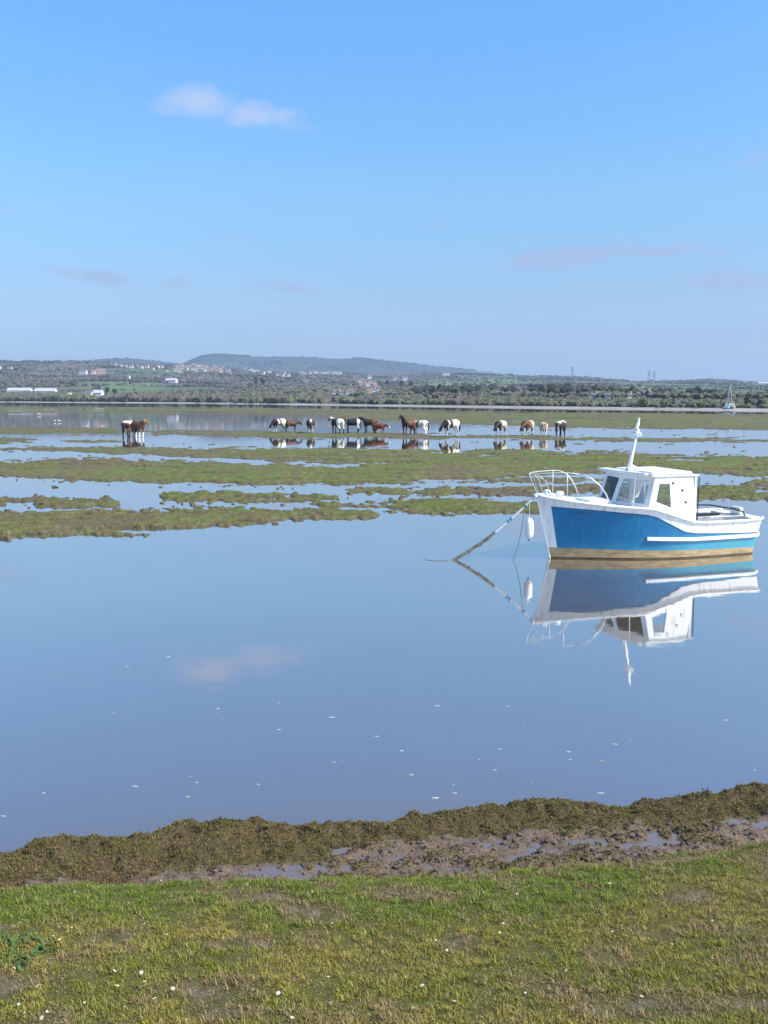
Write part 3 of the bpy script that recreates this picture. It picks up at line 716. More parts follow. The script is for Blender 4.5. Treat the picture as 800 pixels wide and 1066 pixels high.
# copses and hedges on the far hill
n = 5000
px = rng.uniform(90, 620, n); d = rng.uniform(3300, 4530, n); X = (px - 400) / F * d; e_, _c = cells(X, d, 330., 8); wn = fbm(X / 260, d / 260, 150, 4)
k = ((e_ < 10) | (wn > .56)) & (np.interp(px, y3x, y3y) < np.interp(px, y2x, y2y) + 1); px, d, X = px[k], d[k], X[k]; n = len(px); Z = hill_z(px, d)
hh = rng.uniform(1.5, 4.0, n)
masses('far_hill_wood', X, d, Z, hh * 2.0, hh, cmix(n, (.035, .045, .03), (.05, .055, .038), (.06, .055, .045)), 'hazy copses and hedges on the far hill', 1, 'wood')
# dark plantation on the far summit
n = 900
px = rng.normal(226, 17, n); px = px[(px > 200) & (px < 262)]; n = len(px); d = rng.uniform(4330, 4540, n); X = (px - 400) / F * d; Z = hill_z(px, d)
hh = rng.uniform(2, 5, n)
masses('summit_wood', X, d, Z, hh * 2.2, hh, cmix(n, (.025, .035, .02), (.035, .05, .028)), 'dark plantation on top of the far hill', 1)
px = np.concatenate([rng.normal(745, 9, 160), rng.normal(465, 30, 120), rng.uniform(0, 100, 200), rng.uniform(560, 620, 80)]); n = len(px); d = rng.uniform(2120, 2210, n); X = (px - 400) / F * d; Z = hill_z(px, d); hh = rng.uniform(1.5, 3.6, n)
masses('ridge_trees', X, d, Z, hh * 1.6, hh, cmix(n, (.04, .05, .03), (.055, .06, .04)), 'rows of trees along the skyline of the near ridge', 1)

# single trees one can tell apart
M_TRUNK = mat('far_trunk', (.10, .08, .06), .9)
def far_tree(px, py, hgt, wid, c, lab, grp=None, dofs=None):
    x, d, z = far_pt(px, py); m_px = d / F; h = hgt * m_px; r = wid * m_px / 2
    t = empty('tree', (x, d, z)); tag(t, lab, 'tree', grp)
    b = MB(); b.tube([(0, 0, -.5), (0, 0, h * .45), (0, 0, h * .8)], [h * .045, h * .03, h * .01], 6)
    for k_ in range(5):
        a = k_ * 1.3; b.tube([(0, 0, h * (.25 + .08 * k_)), (math.cos(a) * r * .6, math.sin(a) * r * .6, h * (.5 + .08 * k_))], [h * .02, h * .006], 4)
    b.build('trunk', M_TRUNK, t)
    nn = 34; v, f = IC[1]; kq = len(v)
    u = rng.uniform(-1, 1, (nn, 3)); u /= np.maximum(1, np.linalg.norm(u, axis=1))[:, None]
    ctr = u * np.array([r * .78, r * .78, h * .36]) + np.array([0, 0, h * .58]); rad = rng.uniform(.16, .34, nn) * min(r, h * .5) * 1.15
    V = ctr[:, None] + v[None] * (1 + rng.uniform(-.4, .4, (nn, kq)))[..., None] * rad[:, None, None]
    fi = (f[None] + (np.arange(nn) * kq)[:, None, None]).reshape(-1, 3)
    cc = np.repeat(np.array(c)[None, None] * rng.uniform(.7, 1.3, (nn, 1, 1)), kq, 1)
    big_mesh('crown', V.reshape(-1, 3), fi.ravel(), np.arange(len(fi)) * 3, np.full(len(fi), 3), M_FOL, cc.reshape(-1, 3), parent=t)
DK = (.028, .035, .022); GR = (.11, .125, .055); BR = (.10, .085, .06); MG = (.055, .075, .035)
for a in [(776, 423.5, 15, 9, MG, 'rounded dark green tree right of the white catamaran on the far shore'), (790, 424, 8, 9, BR, 'low brown tree nearest the right edge of the far shore'),
          (668, 424, 10, 13, GR, 'pale green bushy tree on the shore below the long pale house'), (690, 424.5, 7, 11, GR, 'low pale green bush tree right of the bushy shore tree'), (645, 423, 7, 9, GR, 'small pale green tree left of the bushy shore tree'), (728, 425, 7, 12, GR, 'broad pale green tree left of the white catamaran'),
          (418, 404, 8, 5, DK, 'narrow dark tree, left one of the pair on the middle slope'), (428, 404, 8, 5, DK, 'narrow dark tree, right one of the pair on the middle slope'), (403, 402, 6, 5, DK, 'dark round tree left of the narrow pair on the middle slope'),
          (268, 402, 11, 5, DK, 'tall dark conifer under the hillside village, left of its pair'), (275, 402, 9, 6, DK, 'shorter dark conifer right of the tall conifer under the village'),
          (444, 419, 7, 7, DK, 'dark round tree at the left tip of the dark wood'), (453, 419.5, 9, 9, DK, 'taller dark tree second from the left tip of the dark wood'), (114, 411, 8, 5, DK, 'dark tree right of the white waterside buildings'), (122, 411.5, 7, 5, DK, 'dark tree beside the small white gable on the left shore')]:
    far_tree(*a)

# ------------------------------------------------------------------ houses
M_WALLS = [mat('white_render', (.70, .68, .64), .7, .04, .3), mat('cream_render', (.66, .56, .46), .7, .05, .3), mat('pink_brick', (.50, .30, .24), .8, .08, .3)]
M_ROOFS = [mat('slate_roof', (.15, .15, .17), .6, .1, .5), mat('tile_roof', (.30, .20, .16), .7, .12, .5), mat('pale_roof', (.50, .50, .50), .5, .04, .5)]
M_WIN = mat('house_window', (.05, .06, .08), .15, .1)
def house(px, py, wpx, wall, roof, lab, grp=None, kind='house', hpx=None, rz=None):
    x, d, z = far_pt(px, py); m = d / F; wd = wpx * m; hw = (hpx or max(1.6, min(2.6, wpx * .55))) * m; dp = min(wd, 8)
    o = empty(kind, (x, d, z), random.uniform(-.25, .25) if rz is None else rz); tag(o, lab, kind.replace('_', ' '), grp)
    b = MB(); b.box((0, 0, hw / 2 - 1), (wd, dp, hw + 2)); 
    g = min(dp, 9) * .32
    b.add([(-wd / 2, -dp / 2, hw), (-wd / 2, dp / 2, hw), (-wd / 2, 0, hw + g)], [(0, 1, 2)]); b.add([(wd / 2, -dp / 2, hw), (wd / 2, dp / 2, hw), (wd / 2, 0, hw + g)], [(0, 2, 1)])
    b.build('wall', M_WALLS[wall], o)
    r = MB(); e = .3; t = .25
    for s_ in (-1, 1):
        p = [(-wd / 2 - e, s_ * (dp / 2 + e), hw - .15), (wd / 2 + e, s_ * (dp / 2 + e), hw - .15), (wd / 2 + e, 0, hw + g + .1), (-wd / 2 - e, 0, hw + g + .1)]
        q = [(a_, b_, c_ + t) for a_, b_, c_ in p]
        r.add(p + q, [(0, 1, 2, 3), (4, 7, 6, 5), (0, 4, 5, 1), (1, 5, 6, 2), (2, 6, 7, 3), (3, 7, 4, 0)])
    ro = r.build('roof', M_ROOFS[roof], o)
    if kind == 'house':
        c = MB(); c.box((wd * .35, 0, hw + g + .5), (.9, .7, 1.6)); c.build('chimney', M_WALLS[2], ro)
    nwin = max(2, int(wd / 3.5)) if kind == 'house' else max(2, int(wd / 8))
    for k_ in range(min(nwin, 5)):
        wv = MB(); wx = (k_ + .5) / min(nwin, 5) * wd - wd / 2
        wv.box((wx, -dp / 2 - .03, hw * .5), (min(1.3, wd * .12), .1, min(1.5, hw * .35))); wv.build('window', M_WIN, o)
for a in special: house(a[0], a[1], a[2], a[3], a[4], a[5], None, 'house', a[6])
for a in [(24, 407.5, 24, 'long low white shed on the left shore, nearest the left edge'), (51, 408, 21, 'long low white shed right of the other on the left shore'), (792, 399.6, 13, 'long pale glasshouse high on the right hillside')]:
    house(a[0], a[1], a[2], 0, 2, a[3], None, 'shed', .9, 0)
for i, (a, b) in enumerate(g_ridge): house(a, b, random.uniform(2.4, 4), random.choice([0, 0, 0, 1]), random.choice([0, 1]), 'small house among the row along the left ridge skyline', 'houses along the left ridge')
for a, b in clus_a:
    house(a, b, random.uniform(2.4, 4.4), random.choice([0, 0, 1, 1, 2]), random.choice([1, 1, 0]), 'house in the red-roofed village below the dark wooded summit', 'houses of the red-roofed village')
for (a, b) in g_scat: house(a, b, random.uniform(2.6, 4), 0, 0, 'scattered white house between the red-roofed village and the white terrace', 'scattered white houses')
for (a, b) in g_row: house(a, b, 3.0, 0, random.choice([0, 1, 0]), 'house in the row of white houses above the middle slope', 'row of white houses')
for (a, b) in g_up: house(a, b, random.uniform(2.8, 4.4), random.choice([0, 0, 2]), random.choice([0, 0, 1]), 'house in the upper cluster at the centre of the hillside', 'upper cluster of houses')
for (a, b) in g_low: house(a, b, random.uniform(2.8, 4.2), 0, random.choice([0, 0, 1]), 'white house in the lower cluster just above the shore scrub', 'lower cluster of houses')

# ------------------------------------------------------------------ pylons
M_STEEL = mat('galvanised_steel', (.22, .23, .25), .6, .1, metal=.2)
def pylon(px, py0, py1, lab):
    d = 2150.0; x = (px - 400) / F * d; z = float(hill_z(np.array([float(px)]), np.array([d]))[0]) - 1
    h = height_at(py1, d) - z; o = empty('pylon', (x, d, z)); tag(o, lab, 'pylon', 'pylons on the skyline')
    b = MB(); wb = 3.4
    for sx_ in (-1, 1):
        for sy_ in (-1, 1):
            b.tube([(sx_ * wb, sy_ * wb, 0), (sx_ * wb * .35, sy_ * wb * .35, h * .55), (sx_ * .3, sy_ * .3, h)], .28, 5)
    for k_ in range(9):
        t0 = k_ / 9; t1 = (k_ + 1) / 9; w0 = wb * (1 - t0) + .3; w1 = wb * (1 - t1) + .3
        b.tube([(-w0, -w0 * .9, h * t0), (w1, -w1 * .9, h * t1)], .15, 4); b.tube([(w0, -w0 * .9, h * t0), (-w1, -w1 * .9, h * t1)], .15, 4)
    b.build('lattice', M_STEEL, o)
    for q, l in ((.62, 5), (.76, 6.5), (.9, 4.5)):
        c = MB(); c.tube([(-l, 0, h * q), (0, 0, h * (q + .03)), (l, 0, h * q)], .3, 4); c.tube([(-l, 0, h * q), (l, 0, h * q)], .2, 4); c.build('cross_arm', M_STEEL, o)
pylon(594, 394, 381.5, 'lone grey pylon on the skyline, leftmost of the three')
pylon(673, 396, 385, 'grey pylon on the skyline, left one of the close pair')
pylon(678.5, 396, 386, 'grey pylon on the skyline, right one of the close pair')

# ------------------------------------------------------------------ catamaran on the far shore
M_WHITE = mat('white_gelcoat', (.80, .80, .79), .3, .04, 3, coat=.2)
x, d, z = far_pt(756, 425.2); m = d / F
cat = empty('catamaran', (x, d - 1, .9 * 0 + z)); tag(cat, 'white catamaran with a bare mast standing bow-on at the far shore', 'catamaran')
for s_ in (-1, 1):
    b = MB(); prof = []
    for i in range(7):
        t = i / 6; yy = -3.2 * m * 2 + 6.4 * m * 2 * t; wd = .62 * m * 2 * math.sin(math.pi * min(.95, .15 + t * .6)) * .8; top = 5.5 * m * (1 - .35 * t)
        cx = s_ * (3.0 + 0 * t) * m * 1.0
        prof.append([(cx + s_ * .7 * m, yy, 0), (cx - wd - 0, yy, .35 * m * 3), (cx - s_ * 1.3 * m - wd * .4, yy, top), (cx - s_ * 1.3 * m + wd * .8, yy, top), (cx + wd + .3 * m, yy, .35 * m * 3)])
    vs = [p for r_ in prof for p in r_]; fs = []
    for i in range(6):
        for k_ in range(5):
            a = i * 5 + k_; c = i * 5 + (k_ + 1) % 5; fs.append((a, c, c + 5, a + 5))
    fs += [tuple(range(5)), tuple(30 + k_ for k_ in range(5))]
    b.add(vs, fs); b.build('hull', M_WHITE, cat, bevel=.03)
b = MB(); b.tube([(-2.2 * m, -1.2, 4.4 * m), (2.2 * m, -1.2, 4.4 * m)], .12, 8); b.tube([(-2.2 * m, 1.4, 4.0 * m), (2.2 * m, 1.4, 4.0 * m)], .12, 8); b.build('crossbeam', M_WHITE, cat)
b = MB(); b.tube([(0, 0, 4 * m), (0, .3, 25 * m)], [.09, .05], 8); b.build('mast', M_STEEL, cat)
for s_ in (-1, 1):
    b = MB(); b.tube([(s_ * 2.6 * m, 0, 5 * m), (0, .25, 24 * m)], .09, 6); b.build('shroud', mat('shroud_wire', (.45, .48, .50), .5), cat)

# ------------------------------------------------------------------ gulls
M_GULL = mat('gull_white', (.85, .85, .85), .7, .02); M_GREY = mat('gull_grey', (.45, .47, .50), .7); M_BEAK = mat('gull_beak', (.7, .45, .05), .5)
def gull():
    b = MB(); b.tube([(.34, 0, .26), (.22, 0, .25), (.05, 0, .24), (-.12, 0, .25), (-.2, 0, .31), (-.23, 0, .38), (-.27, 0, .40), (-.30, 0, .395)], [.012, .05, .105, .095, .055, .05, .045, .012], 12)
    o = b.build('gull', M_GULL, smooth=True)
    for s_ in (-1, 1):
        q = MB(); q.tube([(-.08, s_ * .08, .27), (.1, s_ * .1, .28), (.36, s_ * .03, .27)], [.05, .06, .008], 8); q.build('wing', M_GREY, o, True)
        q = MB(); q.tube([(.03, s_ * .035, .16), (.03, s_ * .035, -.04)], .01, 5); q.build('leg', M_BEAK, o)
    q = MB(); q.tube([(-.30, 0, .395), (-.36, 0, .385)], [.012, .003], 6); q.build('beak', M_BEAK, o)
    return o
gg = gull()
for i, (a, b, lab) in enumerate([(41, 432.3, 'white gull standing alone in the water, nearest the far green marsh at left'), (57, 439.2, 'white gull in the far water, left one of the close pair'), (62, 439.4, 'white gull in the far water, right one of the close pair'), (90, 445, 'white gull beside the small green island left of the two big ponies'), (107, 445.2, 'white gull nearest the two big ponies at left')]):
    o = gg if i == 0 else copy_tree(gg); x, y = ground(a, b); o.location = (x, y, 0); o.rotation_euler = (0, 0, [.2, 2.8, .5, 3.0, .1][i]); s_ = [1.3, .95, .95, .8, .7][i]; o.scale = (s_ * .8,) * 3; tag(o, lab, 'gull', 'gulls wading in the far water')
# ------------------------------------------------------------------ the boat
PSI = math.radians(16); FX0, FY0 = ground(573, 581)
boat = empty('fishing_boat', (FX0, FY0, 0), PSI)
tag(boat, 'small blue and white cabin boat with leaning white mast, moored in calm water', 'boat')
def I(x, xs, ys): return float(np.interp(x, xs, ys))
def z_sheer(s): return I(s, [-.33, .27, 1.04, 1.84, 2.0, 2.9, 3.2, 4.3, 4.9], [1.38, 1.28, 1.19, 1.13, 1.10, .815, .79, .79, .82])
def z_band(s): return I(s, [-.33, .28, .82, 1.8, 2.0, 2.72, 3.0, 4.3, 4.9], [1.17, 1.13, 1.09, .995, .95, .60, .555, .50, .50])
def z_boot(s): return I(s, [-.33, 2, 4.9], [.25, .20, .15])
def s_stem(z): return -.33 * max(z, -.1) / 1.38 if z > 0 else .25 * (-z) 
def s_tran(z): return 4.75 + .12 * min(max(z, -.2), .9) / .8
def hb(t, z, zs):
    bS = .99 * math.sin(math.pi / 2 * min(1, t / .52)) ** .72 if t < .52 else .99 - .11 * ((t - .52) / .48) ** 1.6
    bW = .84 * math.sin(math.pi / 2 * min(1, t / .62)) ** 1.05 if t < .62 else .84 - .12 * ((t - .62) / .38) ** 1.6
    if t > .955: k = 1 - .22 * ((t - .955) / .045) ** 2; bS *= k; bW *= k
    if z < 0: return bW * max(0, 1 + z / .45) ** .6
    q = min(1, z / zs); return bW + (bS - bW) * (q ** 1.15)
M_BLUE = bpy.data.materials.new('hull_blue'); nt, N, L, P = nodes(M_BLUE)
P.inputs['Roughness'].default_value = .32; P.inputs['Coat Weight'].default_value = .25
tcb = N.new('ShaderNodeTexCoord'); spx = N.new('ShaderNodeSeparateXYZ'); L.new(tcb.outputs['Object'], spx.inputs[0])
nb = N.new('ShaderNodeTexNoise'); nb.inputs['Scale'].default_value = 2.2; nb.inputs['Detail'].default_value = 6
mpb = N.new('ShaderNodeMapping'); mpb.inputs['Scale'].default_value = (1, 1, .5); L.new(tcb.outputs['Object'], mpb.inputs[0]); L.new(mpb.outputs[0], nb.inputs['Vector'])
# weathered greenish bloom with its own ragged edge, low and aft on the topsides
q1 = N.new('ShaderNodeMath'); q1.operation = 'MULTIPLY_ADD'; L.new(spx.outputs['Z'], q1.inputs[0]); q1.inputs[1].default_value = -1.6; q1.inputs[2].default_value = .52
q2 = N.new('ShaderNodeMath'); q2.operation = 'MULTIPLY_ADD'; L.new(spx.outputs['X'], q2.inputs[0]); q2.inputs[1].default_value = .16; L.new(q1.outputs[0], q2.inputs[2])
q3 = N.new('ShaderNodeMath'); q3.operation = 'MULTIPLY_ADD'; L.new(nb.outputs['Fac'], q3.inputs[0]); q3.inputs[1].default_value = 1.1; L.new(q2.outputs[0], q3.inputs[2])
mrb = N.new('ShaderNodeMapRange'); mrb.interpolation_type = 'SMOOTHSTEP'; mrb.inputs[1].default_value = .5; mrb.inputs[2].default_value = 1.45; L.new(q3.outputs[0], mrb.inputs[0])
mxb = N.new('ShaderNodeMix'); mxb.data_type = 'RGBA'; mxb.inputs[6].default_value = (.005, .178, .39, 1); mxb.inputs[7].default_value = (.05, .33, .45, 1)
L.new(mrb.outputs[0], mxb.inputs[0])
mps = N.new('ShaderNodeMapping'); mps.inputs['Scale'].default_value = (9, 9, .8); L.new(tcb.outputs['Object'], mps.inputs[0])
ns = N.new('ShaderNodeTexNoise'); ns.inputs['Scale'].default_value = 1.5; ns.inputs['Detail'].default_value = 8; L.new(mps.outputs[0], ns.inputs['Vector'])
ms_ = N.new('ShaderNodeMapRange'); ms_.inputs[1].default_value = .52; ms_.inputs[2].default_value = .75; ms_.inputs[4].default_value = .35; L.new(ns.outputs['Fac'], ms_.inputs[0])
mx2 = N.new('ShaderNodeMix'); mx2.data_type = 'RGBA'; mx2.inputs[7].default_value = (.10, .30, .40, 1); L.new(ms_.outputs[0], mx2.inputs[0]); L.new(mxb.outputs[2], mx2.inputs[6]); L.new(mx2.outputs[2], P.inputs['Base Color'])
M_TAN = mat('boot_tan', (.50, .36, .19), .7, .22, 3, c2=(.33, .24, .12), stretch=(1.5, 1.5, 6), lo=.34, hi=.56); M_DARKLINE = mat('waterline_stain', (.12, .08, .05), .7, .2)
M_BWHITE = mat('boat_white', (.86, .86, .85), .35, .04, 2.2, c2=(.64, .61, .54), coat=.1, stretch=(5, 5, .7), lo=.30, hi=.46)
M_CREAM = mat('deck_paint', (.72, .71, .68), .6, .06, 6)
NT = 72; lev = [('z', -.30), ('z', -.12), ('z', 0.0), ('z', .035), ('boot', 0), ('m', .2), ('m', .4), ('m', .6), ('m', .8), ('band', 0), ('u', .5), ('sheer', 0)]
def hull_pt(t, li, side):
    s = -.33 + 5.2 * t
    for _ in range(4):
        zs = z_sheer(s); zb = z_band(s); zo = z_boot(s); k, v = lev[li]
        z = v if k == 'z' else zo if k == 'boot' else zo + (zb - zo) * v if k == 'm' else zb if k == 'band' else zb + (zs - zb) * v if k == 'u' else zs
        s = s_stem(z) + (s_tran(z) - s_stem(z)) * t
    return (s, -side * hb(t, z, zs), z)
ts = [0, .008, .016, .026] + list(np.linspace(.036, .955, NT - 8)) + [.967, .979, .99, 1.0]
hull = MB()
def tcol(i, li):   # vertical paint edge of the white bow panel
    return ts[i] + 0
for side in (1, -1):
    vs = [hull_pt(t, li, side) for li in range(len(lev)) for t in ts]; W_ = len(ts); fs = []; ms = []
    for li in range(len(lev) - 1):
        for i in range(W_ - 1):
            a = li * W_ + i; fs.append((a, a + 1, a + 1 + W_, a + W_))
            if li < 2: m_ = 2
            elif li == 2: m_ = 3
            elif li == 3: m_ = 2
            elif li < 9: m_ = 1 if i >= 4 else 0
            else: m_ = 0
            ms.append(m_)
    n0 = len(hull.v); hull.v += vs; hull.f += [tuple(j + n0 for j in f) for f in fs]; hull.m += ms
# transom
W_ = len(ts)
tv = [hull_pt(1.0, li, 1) for li in range(len(lev))] + [hull_pt(1.0, li, -1) for li in range(len(lev))]; nl = len(lev)
n0 = len(hull.v); hull.v += tv
for li in range(nl - 1): hull.f.append((n0 + li, n0 + li + 1, n0 + nl + li + 1, n0 + nl + li)); hull.m.append(2 if li < 4 else 1 if li < 9 else 0)
ho = hull.build('hull', [M_BWHITE, M_BLUE, M_TAN, M_DARKLINE], boat, smooth=False)
# keep the paint edges crisp but shade the topsides smoothly
bm_ = bmesh.new(); bm_.from_mesh(ho.data); bmesh.ops.remove_doubles(bm_, verts=bm_.verts, dist=1e-4)
for f in bm_.faces: f.smooth = True
for e in bm_.edges:
    if len(e.link_faces) == 2 and e.calc_face_angle(0) > .5: e.smooth = False
bm_.to_mesh(ho.data); bm_.free()

def side_curve(fz, s0, s1, n, side, out=0.0, dz=0.0):
    pts = []
    for i in range(n):
        s = s0 + (s1 - s0) * i / (n - 1); z = fz(s); t = (s - s_stem(z)) / (s_tran(z) - s_stem(z)); t = min(max(t, 0), 1)
        pts.append((s, -side * (hb(t, z, z_sheer(s)) + out), z + dz))
    return pts
for side in (1, -1):
    b = MB(); b.tube(side_curve(z_sheer, -.32, 4.86, 90, side, .005, 0), .032, 8); b.build('gunwale', M_BWHITE, boat, True)
    b = MB(); fz = lambda s: I(s, [1.7, 3.0, 4.9], [.47, .425, .43])
    c1 = side_curve(fz, 1.88, 4.86, 50, side, .0)
    vs = []; 
    for (s, y, z) in c1: vs += [(s, y, z - .045), (s, y - side * .035, z - .03), (s, y - side * .035, z + .03), (s, y, z + .045)]
    fs = []
    for i in range(49):
        for k in range(4):
            a = i * 4 + k; c = i * 4 + (k + 1) % 4; fs.append((a, c, c + 4, a + 4))
    fs += [(0, 1, 2, 3), (196, 197, 198, 199)]
    b.add(vs, fs); b.build('rubbing_strake', M_BWHITE, boat)
    # thin groove line along paint edge
    b = MB(); b.tube(side_curve(z_band, -.1, 4.84, 90, side, .002), .007, 6); b.build('paint_line', mat('navy_line', (.01, .03, .10), .4), boat, True)
b = MB(); b.tube([(s_stem(z) - .012, 0, z) for z in np.linspace(0, 1.40, 12)], [.028] * 11 + [.04], 8); b.build('stem_post', M_BWHITE, boat, True)
# deck forward, side decks and cockpit
dk = MB(); st = list(np.linspace(-.28, 3.0, 30)); vs = []
for s in st:
    z = z_sheer(s) - .012; t = (s - s_stem(z)) / (s_tran(z) - s_stem(z)); w2 = max(.005, hb(min(max(t, 0), 1), z, z_sheer(s)) - .01)
    if s > 1.6: z -= .01
    vs += [(s, -w2, z), (s, 0, z + .035 * (1 if s < 1.9 else 0)), (s, w2, z)]
dk.add(vs, [(i * 3 + k, i * 3 + k + 1, i * 3 + k + 4, i * 3 + k + 3) for i in range(len(st) - 1) if st[i + 1] < 2.0 for k in (0, 1)])
dk.build('foredeck', M_CREAM, boat, True)
ck = MB()
ss_ = list(np.linspace(2.0, 4.84, 40))
def hw(s): z = z_sheer(s); t = min(max((s - s_stem(z)) / (s_tran(z) - s_stem(z)), 0), 1); return hb(t, z, z)
vs = []
for s in ss_:
    o_ = hw(s) - .005; i_ = max(.2, min(o_ - .12, .84)); i_ = min(i_, .84 - .5 * max(0, s - 4.6)); zt = z_sheer(s) - .003
    vs += [(s, -o_, zt), (s, -i_, zt), (s, -i_ + .16, .30), (s, i_ - .16, .30), (s, i_, zt), (s, o_, zt)]
ck.add(vs, [(i * 6 + k, i * 6 + k + 1, i * 6 + k + 7, i * 6 + k + 6) for i in range(len(ss_) - 1) for k in range(5) if not (i > 36 and k in (1, 2, 3))])
ck.add([(4.62, -.66, .30), (4.62, .66, .30), (4.62, .78, .80), (4.62, -.78, .80)], [(0, 1, 2, 3)])
ck.add([(4.60, -.84, .80), (4.60, .84, .80), (4.87, .66, .82), (4.87, -.66, .82)], [(0, 1, 2, 3)])
ck.build('cockpit', M_CREAM, boat)
# engine box and tackle inside the cockpit
M_GREYP = mat('grey_box', (.42, .43, .45), .6, .1); M_BLACK = mat('black_rubber', (.03, .03, .035), .5, .1)
b = MB(); b.box((3.75, .05, .56), (.85, .7, .54)); b.build('engine_box', M_GREYP, boat, bevel=.03)
b = MB(); b.box((3.78, -.18, .855), (.62, .2, .045)); b.build('engine_cover', M_BLACK, boat, bevel=.015)
b = MB(); b.tube([(3.22, .72, .83), (3.3, .74, .93), (3.5, .76, .955), (4.1, .74, .955), (4.48, .62, .95), (4.60, .35, .93), (4.66, 0, .92), (4.66, -.3, .90), (4.6, -.45, .83)], .017, 8); b.build('stern_rail', M_BLACK, boat, True)
b = MB(); b.tube([(3.22, -.80, .80), (3.28, -.80, .87), (3.5, -.80, .885), (4.3, -.76, .87), (4.5, -.72, .81)], .011, 8); b.build('grab_rail', mat('stainless', (.6, .6, .62), .25, metal=1), boat, True)
b = MB(); b.box((4.72, 0, .9), (.1, .34, .16)); b.lathe((4.74, .0, .80), [(.05, 0), (.05, .12), (.02, .16)], 12); b.build('stern_bitts', M_BWHITE, boat, bevel=.01)
for (p, r) in [((3.28, -.45, .78), .07), ((3.42, .35, .86), .055)]:
    b = MB(); b.lathe(p, [(r * .6, -.1), (r, -.05), (r, .05), (r * .5, .1)], 14); b.build('tackle_pot', M_BLACK, boat, True)

# wheelhouse: panels with real window openings
def panel(mbx, outer, inner, nrm, th):
    """ring of wall between outer loop and window opening, with thickness th against nrm"""
    nrm = Vector(nrm).normalized(); O = [Vector(p) for p in outer]; Q = [Vector(p) for p in inner]
    O2 = [p - nrm * th for p in O]; Q2 = [p - nrm * th for p in Q]; vs = O + Q + O2 + Q2; fs = []
    for k in range(4):
        j = (k + 1) % 4
        fs += [(k, j, 4 + j, 4 + k), (8 + k, 12 + k, 12 + j, 8 + j), (4 + k, 4 + j, 12 + j, 12 + k), (k, 8 + k, 8 + j, j)]
    mbx.add(vs, fs)
M_GLASS = bpy.data.materials.new('window_glass'); nt, N, L, P = nodes(M_GLASS)
tr = N.new('ShaderNodeBsdfTransparent'); tr.inputs[0].default_value = (.93, .95, .95, 1); gl = N.new('ShaderNodeBsdfGlossy'); gl.inputs['Roughness'].default_value = .03
fr = N.new('ShaderNodeFresnel'); fr.inputs[0].default_value = 1.5; mxg = N.new('ShaderNodeMixShader'); L.new(fr.outputs[0], mxg.inputs[0]); L.new(tr.outputs[0], mxg.inputs[1]); L.new(gl.outputs[0], mxg.inputs[2]); L.new(mxg.outputs[0], N['Material Output'].inputs[0])
def pane(name, inner, nrm, parent, ofs=-.02):
    n_ = Vector(nrm).normalized(); b = MB(); Q = [Vector(p) + n_ * ofs for p in inner]; Q2 = [p - n_ * .005 for p in Q]
    b.add(Q + Q2, [(0, 1, 2, 3), (7, 6, 5, 4)] + [(k, 4 + k, 4 + (k + 1) % 4, (k + 1) % 4) for k in range(4)]); return b.build(name, M_GLASS, parent)
wh = MB(); panes = []
wb, wt = .88, .82; zr = 1.80
Cb, Ct = Vector((1.45, 0, 1.10)), Vector((1.70, 0, zr))
fb = {-1: 1.84, 1: 1.60}; ft = {-1: 2.02, 1: 1.77}
for sd in (-1, 1):       # sd=-1 is the port side (towards the bank)
    Bc, Tc = Vector((fb[sd], sd * wb, 1.10)), Vector((ft[sd], sd * wt, zr))
    out = [Cb, Bc, Tc, Ct]; n_ = (Bc - Cb).cross(Ct - Cb); n_ = n_ if n_.x < 0 else -n_
    def q(u, v): return (Cb.lerp(Bc, u)).lerp(Ct.lerp(Tc, u), v)
    inn = [q(.08, .17), q(.86, .17), q(.86, .88), q(.08, .88)]
    panel(wh, out, inn, n_, .035); panes.append((inn, n_, 'windscreen'))
    # side
    def S_(s, z): return Vector((s, sd * (wb + (wt - wb) * (z - 1.1) / .7), z))
    out = [S_(fb[sd], 1.07), S_(3.0, .74), S_(3.05, zr), S_(ft[sd], zr)]; inn = [S_(2.03, 1.27), S_(2.40, 1.13), S_(2.37, 1.65), S_(2.12, 1.65)]
    panel(wh, out, inn, (0, sd, 0.1), .035); panes.append((inn, (0, sd, .1), 'side_window'))
wh.add([(1.45, 0, 1.10), (1.84, -wb, 1.10), (1.84, -wb, 1.05), (1.44, 0, 1.05)], [(0, 1, 2, 3)]); wh.add([(1.45, 0, 1.10), (1.60, wb, 1.10), (1.59, wb, 1.05), (1.44, 0, 1.05)], [(0, 1, 2, 3)])
# half bulkheads at the open aft end
for sd in (-1, 1): wh.box((3.0, sd * .77, 1.27), (.03, .16, 1.04))
who = wh.build('wheelhouse', M_BWHITE, boat)
for inn, n_, nm in panes: pane(nm, inn, n_, who)
b = MB(); b.box((2.55, .45, .95), (.3, .34, .5)); b.box((2.70, .45, 1.32), (.06, .34, .34)); b.build('helm_seat', M_BWHITE, boat, bevel=.02)
b = MB(); b.box((2.10, 0, 1.09), (.22, 1.5, .05)); b.box((2.2, 0, .72), (.04, 1.5, .7)); b.build('console', M_CREAM, boat, bevel=.01)
b = MB(); b.add([(2.1, .05, 1.16), (2.1, -.24, 1.16), (2.1, -.22, 1.58), (2.14, .05, 1.16), (2.14, -.24, 1.16), (2.14, -.22, 1.58)], [(0, 1, 2), (3, 5, 4), (0, 3, 4, 1), (1, 4, 5, 2), (2, 5, 3, 0)]); b.build('sunlit_wall_wedge', M_BWHITE, boat)  # white wedge standing in for sunlight on the inner starboard wall
